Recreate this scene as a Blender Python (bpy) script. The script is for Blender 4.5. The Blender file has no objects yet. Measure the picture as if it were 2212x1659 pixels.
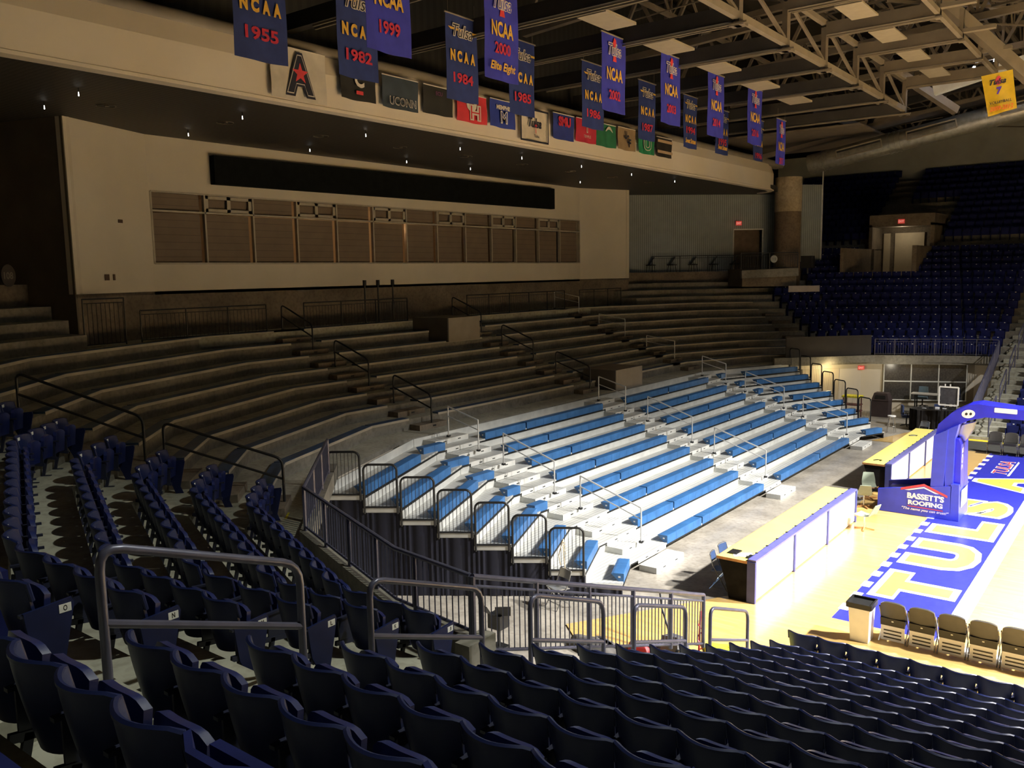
import bpy, math, random
from mathutils import Vector, Matrix
random.seed(7)
C = bpy.context.scene.collection
S = bpy.context.scene
# ------------------------------------------------------------------ camera
W, H, FPX = 2212., 1659., 1853.
RW = ((0.79362544, 0.06509726, -0.60491406), (0.60818443, -0.11175495, 0.78588964), (-0.01644288, -0.99160132, -0.12828271))
CAM = Vector((0, 0, 7.2))
cd = bpy.data.cameras.new('camera'); cam = bpy.data.objects.new('camera', cd); C.objects.link(cam)
cd.sensor_width = 36; cd.lens = 36 * FPX / W; cd.clip_start = .05; cd.clip_end = 300
cam.matrix_world = Matrix(((RW[0][0], -RW[0][1], -RW[0][2], 0), (RW[1][0], -RW[1][1], -RW[1][2], 0), (RW[2][0], -RW[2][1], -RW[2][2], 7.2), (0, 0, 0, 1)))
S.camera = cam
def proj(p):
    d = [p[i] - CAM[i] for i in range(3)]
    c = [sum(RW[i][k] * d[i] for i in range(3)) for k in range(3)]
    if c[2] < .2: return None
    return (W / 2 + FPX * c[0] / c[2], H / 2 + FPX * c[1] / c[2], c[2])
# ------------------------------------------------------------------ world, light, exposure
S.view_settings.view_transform = 'Standard'; S.view_settings.look = 'None'
S.view_settings.gamma = 1; S.view_settings.use_curve_mapping = False
S.view_settings.exposure = 0.0
w = bpy.data.worlds.new('world'); S.world = w; w.use_nodes = True
w.node_tree.nodes['Background'].inputs[0].default_value = (.8, .72, .6, 1)
w.node_tree.nodes['Background'].inputs[1].default_value = .012
S.cycles.max_bounces = 8; S.cycles.diffuse_bounces = 5; S.cycles.use_denoising = True
S.cycles.sample_clamp_indirect = 6
def lamp(kind, name, loc, aim, power, color, **kw):
    l = bpy.data.lights.new(name, kind); l.energy = power; l.color = color
    for k, v in kw.items(): setattr(l, k, v)
    o = bpy.data.objects.new(name, l); C.objects.link(o); o.location = loc
    if aim is not None: o.rotation_euler = (Vector(aim) - Vector(loc)).to_track_quat('-Z', 'Y').to_euler()
    return o
HB = (1, .975, .94)
# the high bay floodlights over the court, then added fill spots
for y, ya, pw in ((18.5, 16.5, 40000), (24.5, 21.5, 88000), (33.0, 33.0, 46000)):
    lamp('SPOT', 'court_flood_and_fill', (9.0, y, 16.0), (-1.6, ya, 0), pw, HB, spot_size=math.radians(66), spot_blend=1, shadow_soft_size=.5)
for i, (x, y) in enumerate(((6, 20), (6, 27), (6, 34), (12, 20), (12, 27), (12, 34))):
    lamp('SPOT', 'court_flood_and_fill', (x, y, 16.5), (x - .5, y, 0), 48000, HB, spot_size=math.radians(60), spot_blend=.5, shadow_soft_size=.5)  # extra spots added so light bounced off the court brightens the fascia
# stray light of the floodlight bowls
lamp('POINT', 'floodlight_spill', (4.0, 21.0, 15.8), None, 420, (.93, 1, .86), shadow_soft_size=.35)
lamp('SPOT', 'court_flood_and_fill', (9, 36, 16), (-5, 43.5, 1), 10000, HB, spot_size=math.radians(42), spot_blend=.9, shadow_soft_size=.4)  # extra spot added to brighten the far stairs and seats
lamp('SPOT', 'house_light', (-1.5, 10.5, 16.0), (-6.5, 3.2, 4), 4300, (.96, 1, .88), spot_size=math.radians(76), spot_blend=.6, shadow_soft_size=.2)
# ------------------------------------------------------------------ materials
MATS = {}
def mat(name, col, rough=.6, metal=0, noise=None, bump=0, spec=.5, emit=None, transl=0, bscale=40):
    if name in MATS: return MATS[name]
    m = bpy.data.materials.new(name); m.use_nodes = True; nt = m.node_tree; N = nt.nodes; L = nt.links
    b = N['Principled BSDF']; b.inputs['Roughness'].default_value = rough; b.inputs['Metallic'].default_value = metal
    b.inputs['Specular IOR Level'].default_value = spec
    b.inputs['Base Color'].default_value = (*col, 1)
    tc = N.new('ShaderNodeTexCoord')
    if noise:
        n = N.new('ShaderNodeTexNoise'); n.inputs['Scale'].default_value = noise[0]; n.inputs['Detail'].default_value = 6
        L.new(tc.outputs['Object'], n.inputs['Vector'])
        r = N.new('ShaderNodeValToRGB'); a = noise[1]
        r.color_ramp.elements[0].position = .3; r.color_ramp.elements[1].position = .7
        r.color_ramp.elements[0].color = (*[c * (1 - a) for c in col], 1); r.color_ramp.elements[1].color = (*[min(1, c * (1 + a)) for c in col], 1)
        L.new(n.outputs['Fac'], r.inputs[0]); L.new(r.outputs[0], b.inputs['Base Color'])
    if bump:
        n2 = N.new('ShaderNodeTexNoise'); n2.inputs['Scale'].default_value = bscale; L.new(tc.outputs['Object'], n2.inputs['Vector'])
        bp = N.new('ShaderNodeBump'); bp.inputs['Strength'].default_value = bump; bp.inputs['Distance'].default_value = .01
        L.new(n2.outputs['Fac'], bp.inputs['Height']); L.new(bp.outputs[0], b.inputs['Normal'])
    if emit:
        b.inputs['Emission Color'].default_value = (*emit[0], 1); b.inputs['Emission Strength'].default_value = emit[1]
    if transl:
        t = N.new('ShaderNodeBsdfTranslucent'); t.inputs[0].default_value = (*col, 1); mx = N.new('ShaderNodeMixShader')
        mx.inputs[0].default_value = transl; L.new(b.outputs[0], mx.inputs[1]); L.new(t.outputs[0], mx.inputs[2])
        L.new(mx.outputs[0], N['Material Output'].inputs[0])
    MATS[name] = m; return m
def striped(name, c1, c2, axis, scale, rough=.5, width=.5, bumpd=.0, metal=0, spec=.5):
    """lines running across one object axis (grooves, slats, ribs, boards)"""
    if name in MATS: return MATS[name]
    m = mat(name, c1, rough, metal, spec=spec); nt = m.node_tree; N = nt.nodes; L = nt.links; b = N['Principled BSDF']
    tc = N.new('ShaderNodeTexCoord'); sp = N.new('ShaderNodeSeparateXYZ'); L.new(tc.outputs['Object'], sp.inputs[0])
    mu = N.new('ShaderNodeMath'); mu.operation = 'MULTIPLY'; mu.inputs[1].default_value = scale
    if axis == 'D':
        ad = N.new('ShaderNodeMath'); ad.operation = 'ADD'; L.new(sp.outputs[0], ad.inputs[0]); L.new(sp.outputs[1], ad.inputs[1]); L.new(ad.outputs[0], mu.inputs[0])
    else: L.new(sp.outputs['XYZ'.index(axis)], mu.inputs[0])
    fr = N.new('ShaderNodeMath'); fr.operation = 'FRACT'; L.new(mu.outputs[0], fr.inputs[0])
    gt = N.new('ShaderNodeMath'); gt.operation = 'GREATER_THAN'; gt.inputs[1].default_value = width; L.new(fr.outputs[0], gt.inputs[0])
    mx = N.new('ShaderNodeMixRGB'); L.new(gt.outputs[0], mx.inputs[0]); mx.inputs[1].default_value = (*c1, 1); mx.inputs[2].default_value = (*c2, 1)
    n = N.new('ShaderNodeTexNoise'); n.inputs['Scale'].default_value = 2.; n.inputs['Detail'].default_value = 5; L.new(tc.outputs['Object'], n.inputs['Vector'])
    m2 = N.new('ShaderNodeMixRGB'); m2.blend_type = 'MULTIPLY'; m2.inputs[0].default_value = .35; L.new(mx.outputs[0], m2.inputs[1]); L.new(n.outputs['Fac'], m2.inputs[2])
    L.new(m2.outputs[0], b.inputs['Base Color'])
    if bumpd:
        bp = N.new('ShaderNodeBump'); bp.inputs['Strength'].default_value = .6; bp.inputs['Distance'].default_value = bumpd; bp.invert = True
        L.new(gt.outputs[0], bp.inputs['Height']); L.new(bp.outputs[0], b.inputs['Normal'])
    return m
def concrete(name, col, amt=.25, rough=.85):
    if name in MATS: return MATS[name]
    m = mat(name, col, rough, noise=(1.1, amt), spec=.3); nt = m.node_tree; N = nt.nodes; L = nt.links; b = N['Principled BSDF']
    src = b.inputs['Base Color'].links[0].from_socket; tc = N.new('ShaderNodeTexCoord')
    n = N.new('ShaderNodeTexNoise'); n.inputs['Scale'].default_value = 9; n.inputs['Detail'].default_value = 8; L.new(tc.outputs['Object'], n.inputs['Vector'])
    r = N.new('ShaderNodeValToRGB'); r.color_ramp.elements[0].position = .33; r.color_ramp.elements[0].color = (.72, .7, .68, 1); r.color_ramp.elements[1].position = .55
    L.new(n.outputs['Fac'], r.inputs[0]); mx = N.new('ShaderNodeMixRGB'); mx.blend_type = 'MULTIPLY'; mx.inputs[0].default_value = .8
    L.new(src, mx.inputs[1]); L.new(r.outputs[0], mx.inputs[2]); L.new(mx.outputs[0], b.inputs['Base Color'])
    bp = N.new('ShaderNodeBump'); bp.inputs['Strength'].default_value = .15; bp.inputs['Distance'].default_value = .01
    L.new(n.outputs['Fac'], bp.inputs['Height']); L.new(bp.outputs[0], b.inputs['Normal'])
    return m
def wood(name, c1, c2):
    m = mat(name, c1, .28, spec=.5); nt = m.node_tree; N = nt.nodes; L = nt.links; b = N['Principled BSDF']
    tc = N.new('ShaderNodeTexCoord'); mp = N.new('ShaderNodeMapping'); L.new(tc.outputs['Object'], mp.inputs[0])
    br = N.new('ShaderNodeTexBrick'); br.inputs['Scale'].default_value = 1.; br.inputs['Brick Width'].default_value = 1.1; br.inputs['Row Height'].default_value = .057
    br.inputs['Mortar Size'].default_value = .0012; br.inputs['Color1'].default_value = (*c1, 1); br.inputs['Color2'].default_value = (*c2, 1)
    br.inputs['Mortar'].default_value = (c2[0] * .5, c2[1] * .45, c2[2] * .4, 1); L.new(mp.outputs[0], br.inputs['Vector'])
    n = N.new('ShaderNodeTexNoise'); n.inputs['Scale'].default_value = 3; mp2 = N.new('ShaderNodeMapping'); mp2.inputs['Scale'].default_value = (1, 14, 1)
    L.new(tc.outputs['Object'], mp2.inputs[0]); L.new(mp2.outputs[0], n.inputs['Vector'])
    mx = N.new('ShaderNodeMixRGB'); mx.blend_type = 'MULTIPLY'; mx.inputs[0].default_value = .3; L.new(br.outputs[0], mx.inputs[1]); L.new(n.outputs['Fac'], mx.inputs[2])
    L.new(mx.outputs[0], b.inputs['Base Color']); b.inputs['Coat Weight'].default_value = .5; b.inputs['Coat Roughness'].default_value = .12
    return m
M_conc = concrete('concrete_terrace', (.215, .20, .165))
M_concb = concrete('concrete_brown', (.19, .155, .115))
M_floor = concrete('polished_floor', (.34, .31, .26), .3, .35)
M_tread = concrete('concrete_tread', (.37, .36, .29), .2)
M_wood = wood('maple_floor', (.84, .56, .20), (.76, .48, .15))
M_blue = mat('court_blue', (.03, .035, .42), .3, noise=(8, .12))
M_white = mat('paint_white', (.85, .85, .83), .35, noise=(6, .03))
M_yellow = mat('paint_yellow', (.80, .60, .09), .35, noise=(6, .05))
M_seat = mat('seat_plastic', (.009, .015, .066), .44, noise=(3, .25), bump=.06, bscale=250, spec=.32)
M_pan = mat('seat_pan_plastic', (.010, .017, .09), .34, noise=(3, .25), bump=.06, bscale=250)
M_seatf = mat('distant_seat_plastic', (.011, .015, .085), .75, noise=(3, .25), spec=.12)
M_arm = mat('seat_frame_metal', (.02, .022, .045), .4)
M_tag = mat('number_tag', (.75, .75, .72), .5, noise=(40, .05))
M_black = mat('black_paint', (.012, .012, .012), .45, noise=(5, .3))
M_blk2 = mat('black_vinyl', (.02, .02, .021), .35, noise=(5, .3))
M_cloth = mat('black_cloth', (.014, .013, .013), .95, noise=(5, .3), spec=.08)
M_rail = mat('painted_rail', (.10, .10, .15), .35, .3, noise=(6, .15))
M_raild = mat('dark_rail', (.03, .03, .03), .4, .3, noise=(6, .15))
M_railw = mat('white_rail', (.62, .62, .6), .4, .2, noise=(6, .08))
M_bench = mat('bench_plastic', (.04, .14, .34), .42, noise=(2.6, .22), bump=.05, bscale=200)
M_deck = striped('deck_aluminium', (.62, .62, .58), (.44, .44, .41), 'X', 9, .45, .72, .004)
M_deckp = mat('deck_panel', (.60, .60, .56), .45, noise=(3, .12))
M_skirt = mat('skirt_cloth', (.005, .005, .014), .85, noise=(6, .3))
M_beige = mat('beige_wall', (.64, .57, .455), .8, noise=(.5, .06), bump=.03, bscale=120)
M_fascia = mat('fascia_plaster', (.74, .65, .53), .75, noise=(.4, .05))
M_soffit = striped('soffit_slats', (.05, .044, .036), (.022, .02, .017), 'Y', 7, .6, .6)
M_blind = striped('roller_blind', (.20, .145, .10), (.12, .085, .06), 'Z', 4.2, .7, .93)
M_mull = mat('window_frame', (.40, .35, .27), .5, noise=(4, .1))
M_screen = mat('ribbon_screen', (.006, .007, .007), .9, noise=(4, .3), spec=.1)
M_gray = striped('corrugated_siding', (.36, .40, .40), (.22, .245, .25), 'D', 5.5, .55, .5, .02)
M_side = striped('dark_siding', (.022, .021, .02), (.011, .011, .011), 'Y', 3, .6, .5)
M_steel = mat('roof_steel', (.13, .108, .088), .6, noise=(2, .15))
M_steell = mat('roof_steel_light', (.175, .148, .116), .6, noise=(2, .12))
M_steeld = mat('roof_steel_dark', (.035, .032, .03), .6, noise=(2, .2))
M_deckr = striped('roof_deck', (.06, .05, .04), (.035, .03, .025), 'Y', 4, .8, .5)
M_duct = mat('galvanised_duct', (.26, .25, .22), .34, .7, noise=(5, .2))
M_bluepad = mat('padding_blue', (.035, .05, .50), .38, noise=(3, .12), bump=.05, bscale=60)
M_bluepadd = mat('padding_blue_deep', (.018, .02, .50), .34, noise=(3, .12))
M_navy = mat('navy_frame', (.045, .055, .22), .45, noise=(4, .15))
M_ad = mat('ad_panel', (.86, .85, .86), .4, noise=(5, .04))
M_adg = mat('ad_print', (.55, .56, .62), .5, noise=(9, .1))
M_tabtop = mat('table_top_yellow', (.86, .76, .20), .35, noise=(2, .06))
M_tabedge = mat('table_edge_wood', (.50, .24, .08), .5, noise=(9, .2))
M_red = mat('red_paint', (.62, .05, .06), .5, noise=(4, .1))
M_chrome = mat('chrome', (.7, .7, .68), .25, .9, noise=(7, .1))
M_exit = mat('exit_red', (.5, .06, .05), .5, emit=((1, .10, .07), .35))
M_exitl = mat('exit_letters', (.9, .4, .35), .5, emit=((1, .45, .38), .6))
M_door = mat('door_brown', (.13, .085, .05), .6, noise=(3, .2))
M_glass = mat('dark_glazing', (.06, .055, .05), .25, noise=(14, .3))
M_doorb = mat('door_beige', (.55, .46, .32), .6, noise=(3, .06))
M_wallg = mat('ring_wall_grey', (.32, .325, .30), .85, noise=(.7, .12))
# ------------------------------------------------------------------ mesh helpers
class MB:
    def __init__(s): s.v = []; s.f = []; s.mi = []; s.m = 0
    def add(s, pts, faces):
        o = len(s.v); s.v += [tuple(p) for p in pts]; s.f += [tuple(o + i for i in f) for f in faces]; s.mi += [s.m] * len(faces); return s
    def hexa(s, b, t):
        return s.add(list(b) + list(t), [(3, 2, 1, 0), (4, 5, 6, 7), (0, 1, 5, 4), (1, 2, 6, 5), (2, 3, 7, 6), (3, 0, 4, 7)])
    def box(s, a, b):
        (x0, y0, z0), (x1, y1, z1) = a, b
        x0, x1 = min(x0, x1), max(x0, x1); y0, y1 = min(y0, y1), max(y0, y1); z0, z1 = min(z0, z1), max(z0, z1)
        return s.hexa([(x0, y0, z0), (x1, y0, z0), (x1, y1, z0), (x0, y1, z0)], [(x0, y0, z1), (x1, y0, z1), (x1, y1, z1), (x0, y1, z1)])
    def prism(s, poly, z0, z1):
        """poly of (x,y) counter-clockwise, extruded in z"""
        if sum((poly[i][0] * poly[(i + 1) % len(poly)][1] - poly[(i + 1) % len(poly)][0] * poly[i][1]) for i in range(len(poly))) < 0: poly = poly[::-1]
        n = len(poly); f = [tuple(range(n - 1, -1, -1)), tuple(range(n, 2 * n))] + [(i, (i + 1) % n, n + (i + 1) % n, n + i) for i in range(n)]
        return s.add([(x, y, z0) for x, y in poly] + [(x, y, z1) for x, y in poly], f)
    def sweep(s, poly, A, B, up=(0, 0, 1), out=None):
        """extrude a 2-D profile (o,u) from A to B; o along 'out', u along up"""
        A, B, up = Vector(A), Vector(B), Vector(up); out = Vector(out); n = len(poly)
        pts = [A + out * o + up * u for o, u in poly] + [B + out * o + up * u for o, u in poly]
        f = [tuple(range(n)), tuple(range(2 * n - 1, n - 1, -1))] + [(i, n + i, n + (i + 1) % n, (i + 1) % n) for i in range(n)]
        return s.add(pts, f)
    def bar(s, A, B, w, h=None, side=None):
        """square bar between two points"""
        h = h or w; A, B = Vector(A), Vector(B); d = (B - A).normalized()
        r = Vector(side) if side else d.cross(Vector((0, 0, 1)))
        if r.length < .05: r = Vector((1, 0, 0))
        r = (r - d * r.dot(d)).normalized(); u = r.cross(d).normalized()
        q = [(-w / 2, -h / 2), (w / 2, -h / 2), (w / 2, h / 2), (-w / 2, h / 2)]
        return s.hexa([A + r * a + u * b for a, b in q], [B + r * a + u * b for a, b in q])
    def tube(s, pts, r, n=8, closed=False):
        pts = [Vector(p) for p in pts]; o = len(s.v); m = len(pts); prev = None
        for i, p in enumerate(pts):
            if closed: d = (pts[(i + 1) % m] - pts[i - 1]).normalized()
            else: d = (pts[min(i + 1, m - 1)] - pts[max(i - 1, 0)]).normalized()
            if prev is None:
                a = d.cross(Vector((0, 0, 1)))
                if a.length < .1: a = d.cross(Vector((1, 0, 0)))
                a.normalize()
            else: a = (prev - d * prev.dot(d)).normalized()
            prev = a; b = d.cross(a)
            for k in range(n):
                t = 2 * math.pi * k / n; s.v.append(tuple(p + (a * math.cos(t) + b * math.sin(t)) * r))
        for i in range(m if closed else m - 1):
            j = (i + 1) % m
            for k in range(n):
                s.f.append((o + i * n + k, o + i * n + (k + 1) % n, o + j * n + (k + 1) % n, o + j * n + k)); s.mi.append(s.m)
        if not closed:
            s.f.append(tuple(o + k for k in range(n - 1, -1, -1))); s.f.append(tuple(o + (m - 1) * n + k for k in range(n))); s.mi += [s.m, s.m]
        return s
    def cyl(s, c, r, z0, z1, n=20, r2=None):
        r2 = r if r2 is None else r2
        return s.add([(c[0] + r * math.cos(2 * math.pi * k / n), c[1] + r * math.sin(2 * math.pi * k / n), z0) for k in range(n)] +
                     [(c[0] + r2 * math.cos(2 * math.pi * k / n), c[1] + r2 * math.sin(2 * math.pi * k / n), z1) for k in range(n)],
                     [tuple(range(n - 1, -1, -1)), tuple(range(n, 2 * n))] + [(k, (k + 1) % n, n + (k + 1) % n, n + k) for k in range(n)])
    def grid(s, fn, nu, nv, thick=None):
        """fn(u,v)->front point, thick(u,v)->back point: a closed shell when thick is given"""
        o = len(s.v); P = [[fn(i / nu, j / nv) for i in range(nu + 1)] for j in range(nv + 1)]; w1 = nu + 1
        for r in P: s.v += [tuple(p) for p in r]
        F = [(o + j * w1 + i, o + j * w1 + i + 1, o + (j + 1) * w1 + i + 1, o + (j + 1) * w1 + i) for j in range(nv) for i in range(nu)]
        if thick:
            o2 = len(s.v)
            for j in range(nv + 1): s.v += [tuple(thick(i / nu, j / nv)) for i in range(nu + 1)]
            F += [(o2 + j * w1 + i, o2 + (j + 1) * w1 + i, o2 + (j + 1) * w1 + i + 1, o2 + j * w1 + i + 1) for j in range(nv) for i in range(nu)]
            ring = [i for i in range(nu + 1)] + [j * w1 + nu for j in range(1, nv + 1)] + [nv * w1 + i for i in range(nu - 1, -1, -1)] + [j * w1 for j in range(nv - 1, 0, -1)]
            for a in range(len(ring)):
                b = (a + 1) % len(ring); F.append((o + ring[b], o + ring[a], o2 + ring[a], o2 + ring[b]))
        s.f += F; s.mi += [s.m] * len(F); return s
    def xf(s, M, start=0):
        s.v = s.v[:start] + [tuple(M @ Vector(p)) for p in s.v[start:]]; return s
    def data(s, name, mats, smooth=False):
        me = bpy.data.meshes.new(name); me.from_pydata(s.v, [], s.f)
        for m in (mats if isinstance(mats, (list, tuple)) else [mats]): me.materials.append(m)
        me.polygons.foreach_set('material_index', s.mi)
        if smooth:
            me.polygons.foreach_set('use_smooth', [True] * len(s.f)); me.set_sharp_from_angle(angle=math.radians(38))
        me.update(); return me
def link(name, me, parent=None):
    o = bpy.data.objects.new(name, me); C.objects.link(o)
    if parent is not None: o.parent = parent
    return o
def obj(name, mb, mats, parent=None, smooth=False, rel=True):
    """mb in world coordinates; a child is shifted into its parent's frame (parents stand unrotated)"""
    if parent is not None and rel:
        g = parent; off = Vector((0, 0, 0))
        while g is not None: off += g.location; g = g.parent
        mb.v = [(x - off.x, y - off.y, z - off.z) for x, y, z in mb.v]
        return link(name, mb.data(name, mats, smooth), parent)
    if parent is None and mb.v:
        c = (sum(v[0] for v in mb.v) / len(mb.v), sum(v[1] for v in mb.v) / len(mb.v), min(v[2] for v in mb.v))
        mb.v = [(x - c[0], y - c[1], z - c[2]) for x, y, z in mb.v]
        o = link(name, mb.data(name, mats, smooth)); o.location = c; return o
    return link(name, mb.data(name, mats, smooth), parent)
def tag(o, label, cat, group=None, kind=None):
    o['label'] = label; o['category'] = cat
    if group: o['group'] = group
    if kind: o['kind'] = kind
    return o
def thing(name, label, cat, loc=(0, 0, 0), group=None, rz=0):
    o = bpy.data.objects.new(name, None); C.objects.link(o); o.location = loc; o.rotation_euler = (0, 0, rz); o.empty_display_size = .2
    return tag(o, label, cat, group)
def struct(name, mb, m, smooth=False, world=True):
    o = link(name, mb.data(name, m, smooth)) if world else obj(name, mb, m, smooth=smooth)
    o['kind'] = 'structure'; return o
def copy_tree(o, parent=None):
    c = o.copy(); C.objects.link(c); c.parent = parent
    for ch in o.children: copy_tree(ch, c)
    return c
_T = {}
def text_verts(s, bold=0., shear=0.):
    k = (s, bold, shear)
    if k not in _T:
        cu = bpy.data.curves.new('t', 'FONT'); cu.body = s; cu.size = 1; cu.offset = bold; cu.shear = shear; cu.resolution_u = 3
        o = bpy.data.objects.new('t', cu); C.objects.link(o); bpy.context.view_layer.update()
        me = bpy.data.meshes.new_from_object(o.evaluated_get(bpy.context.evaluated_depsgraph_get()))
        V = [v.co.copy() for v in me.vertices]; F = [tuple(p.vertices) for p in me.polygons]
        bpy.data.objects.remove(o); bpy.data.curves.remove(cu); bpy.data.meshes.remove(me)
        x0, x1 = min(v.x for v in V), max(v.x for v in V); y0, y1 = min(v.y for v in V), max(v.y for v in V)
        _T[k] = ([((v.x - (x0 + x1) / 2) / (x1 - x0), (v.y - (y0 + y1) / 2) / (y1 - y0)) for v in V], F)
    return _T[k]
def text_mb(mb, s, ctr, right, up, w, h, bold=0., shear=0., lift=0.):
    V, F = text_verts(s, bold, shear); c, r, u = Vector(ctr), Vector(right).normalized(), Vector(up).normalized(); n = r.cross(u)
    return mb.add([c + r * (x * w) + u * (y * h) + n * lift for x, y in V], F)
def poly_mb(mb, pts, ctr, right, up, lift=0.):
    c, r, u = Vector(ctr), Vector(right).normalized(), Vector(up).normalized(); n = r.cross(u)
    P = [c + r * x + u * y + n * lift for x, y in pts]; return mb.add(P, [tuple(range(len(P)))])
def ell(cx, cy, rx, ry, n=24): return [(cx + rx * math.cos(2 * math.pi * k / n), cy + ry * math.sin(2 * math.pi * k / n)) for k in range(n)]
def round_rect(w, h, r, n=5):
    out = []
    for cx, cy, a in ((w / 2 - r, h / 2 - r, 0), (-w / 2 + r, h / 2 - r, 90), (-w / 2 + r, -h / 2 + r, 180), (w / 2 - r, -h / 2 + r, 270)):
        for k in range(n + 1): t = math.radians(a + 90 * k / n); out.append((cx + r * math.cos(t), cy + r * math.sin(t)))
    return out
ORD = ['zeroth', 'first', 'second', 'third', 'fourth', 'fifth', 'sixth', 'seventh', 'eighth', 'ninth', 'tenth', 'eleventh', 'twelfth', 'thirteenth', 'fourteenth', 'fifteenth', 'sixteenth', 'seventeenth', 'eighteenth', 'nineteenth', 'twentieth', 'twenty-first', 'twenty-second', 'twenty-third', 'twenty-fourth', 'twenty-fifth', 'twenty-sixth', 'twenty-seventh', 'twenty-eighth', 'twenty-ninth', 'thirtieth', 'thirty-first', 'thirty-second', 'thirty-third', 'thirty-fourth', 'thirty-fifth', 'thirty-sixth', 'thirty-seventh', 'thirty-eighth', 'thirty-ninth', 'fortieth']
YM = 53.86                                    # far side is the near side mirrored about the court's long axis
def mir(p): return (p[0], YM - p[1]) + tuple(p[2:])
# ------------------------------------------------------------------ the bowl: support lines of every seating row
R2 = math.sqrt(.5); c22, s22 = math.cos(math.radians(22.5)), math.sin(math.radians(22.5))
SEG = [((0, -1), -6.70, .845), ((-s22, -c22), -3.12, .85), ((-R2, -R2), 2.76, .87), ((-c22, -s22), 10.25, .9), ((-1, 0), 18.05, .9)]
C10 = [-7.545, -4.15, 1.80, 9.30, 17.05]
ZT = {1: 0, 2: .14, 3: .43, 4: .71, 5: 1.0, 6: 1.3, 7: 1.61, 8: 1.93, 9: 2.24, 10: 2.55, 11: 2.87, 12: 3.19, 13: 3.5, 14: 3.85, 15: 4.19, 16: 4.56, 17: 4.94, 18: 5.32}
for k in range(19, 27): ZT[k] = 5.32 + .38 * (k - 18)
def cc(s, r, d=0.):
    return (C10[s] if r == 10 else SEG[s][1] + (r - 11) * SEG[s][2]) + d
def meet(a, b, r, d=0.):
    (ax, ay), (bx, by) = SEG[a][0], SEG[b][0]; ca, cb = cc(a, r, d), cc(b, r, d); D = ax * by - ay * bx
    return ((ca * by - ay * cb) / D, (ax * cb - bx * ca) / D)
def poly(r, d=0., x0=12.):
    return [(x0, -cc(0, r, d))] + [meet(i, i + 1, r, d) for i in range(4)]
def full(r, d=0., x0=12.):
    p = poly(r, d, x0); return p + [mir(q) for q in p[::-1]]
def strip(mb, A, B, z, z2=None):
    z2 = z if z2 is None else z2
    for i in range(len(A) - 1): mb.add([(*A[i], z), (*B[i], z2), (*B[i + 1], z2), (*A[i + 1], z)], [(0, 1, 2, 3)])
def wall(mb, A, z0, z1):
    for i in range(len(A) - 1): mb.add([(*A[i], z0), (*A[i], z1), (*A[i + 1], z1), (*A[i + 1], z0)], [(0, 1, 2, 3)])
# floor of the whole hall
struct('floor', MB().box((-40, -15, -.3), (30, 75, -.004)), M_floor)
# C-shaped lower bowl, rows 10..18; sub-mesh 0 = treads, 1 = risers
mb = MB()
for r in range(10, 19):
    A = full(r); B = full(r + 1)
    mb.m = 0
    if r < 18: strip(mb, A, B, ZT[r])
    mb.m = 1; wall(mb, A, ZT[r - 1] if r > 10 else 2.42, ZT[r])
A, B = full(18), full(19); mb.m = 0; strip(mb, A, B, ZT[18])
mb.prism([(-27.2, 11.6), (-24.3, 11.6), (-24.3, YM - 11.6), (-27.2, YM - 11.6)], ZT[18] - .3, ZT[18])
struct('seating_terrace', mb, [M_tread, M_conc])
mb = MB()     # underside and front soffit of row 10's slab
A, B = full(10), full(10, .7); strip(mb, A, B, 2.42)
struct('trim_slab_underside', mb, M_concb)
mb = MB()
def cut67(r): c = cc(3, r); return (-(c + s22 * 11.6) / c22, 11.6)
for r in range(19, 22):     # corner rows, near and far
    for far in (0, 1):
        A = [meet(2, 3, r), cut67(r)]; B = [meet(2, 3, r + 1), cut67(r + 1)]
        A = [meet(1, 2, r)] + A; B = [meet(1, 2, r + 1)] + B
        if far: A, B = [mir(p) for p in A][::-1], [mir(p) for p in B][::-1]
        mb.m = 0; strip(mb, A, B, ZT[r]); mb.m = 1; wall(mb, A, ZT[r - 1], ZT[r])
        k = -1 if not far else 0
        mb.add([(*A[k], ZT[18]), (*B[k], ZT[18]), (*B[k], ZT[r]), (*A[k], ZT[r])], [(0, 1, 2, 3)])
for far in (0, 1):     # platform behind the corner rows
    A = [meet(1, 2, 22), meet(2, 3, 22), cut67(22)]; B = [(-19.2, 0.82), (-25.5, 7.1), (-28.5, 11.6)]
    if far: A, B = [mir(p) for p in A][::-1], [mir(p) for p in B][::-1]
    mb.m = 0; strip(mb, A, B, 7.1); mb.m = 2; wall(mb, A, ZT[21], 7.1)
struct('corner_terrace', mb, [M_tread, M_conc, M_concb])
mb = MB()
for r in range(19, 25):     # upper rows on the long sides
    for far in (0, 1):
        if not far and r > 22: continue
        A = [(12, -cc(0, r)), meet(0, 1, r), meet(1, 2, r)]; B = [(12, -cc(0, r + 1)), meet(0, 1, r + 1), meet(1, 2, r + 1)]
        if far: A, B = [mir(p) for p in A][::-1], [mir(p) for p in B][::-1]
        if far and r >= 21:
            on = lambda rr, x: mir((x, -(cc(1, rr) + s22 * x) / c22))
            for a_, b_ in (([A[0], on(r, -15.9)], [B[0], on(r + 1, -15.9)]), ([on(r, -12.3), A[1], A[2]], [on(r + 1, -12.3), B[1], B[2]])):
                mb.m = 0; strip(mb, a_, b_, ZT[r]); mb.m = 1; wall(mb, a_, ZT[r - 1], ZT[r])
        else: mb.m = 0; strip(mb, A, B, ZT[r]); mb.m = 1; wall(mb, A, ZT[r - 1], ZT[r])
        k = -1 if not far else 0
        mb.add([(*A[k], ZT[19] - .5), (*B[k], ZT[19] - .5), (*B[k], ZT[r]), (*A[k], ZT[r])], [(0, 1, 2, 3)])
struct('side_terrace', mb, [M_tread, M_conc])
mb = MB()
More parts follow.
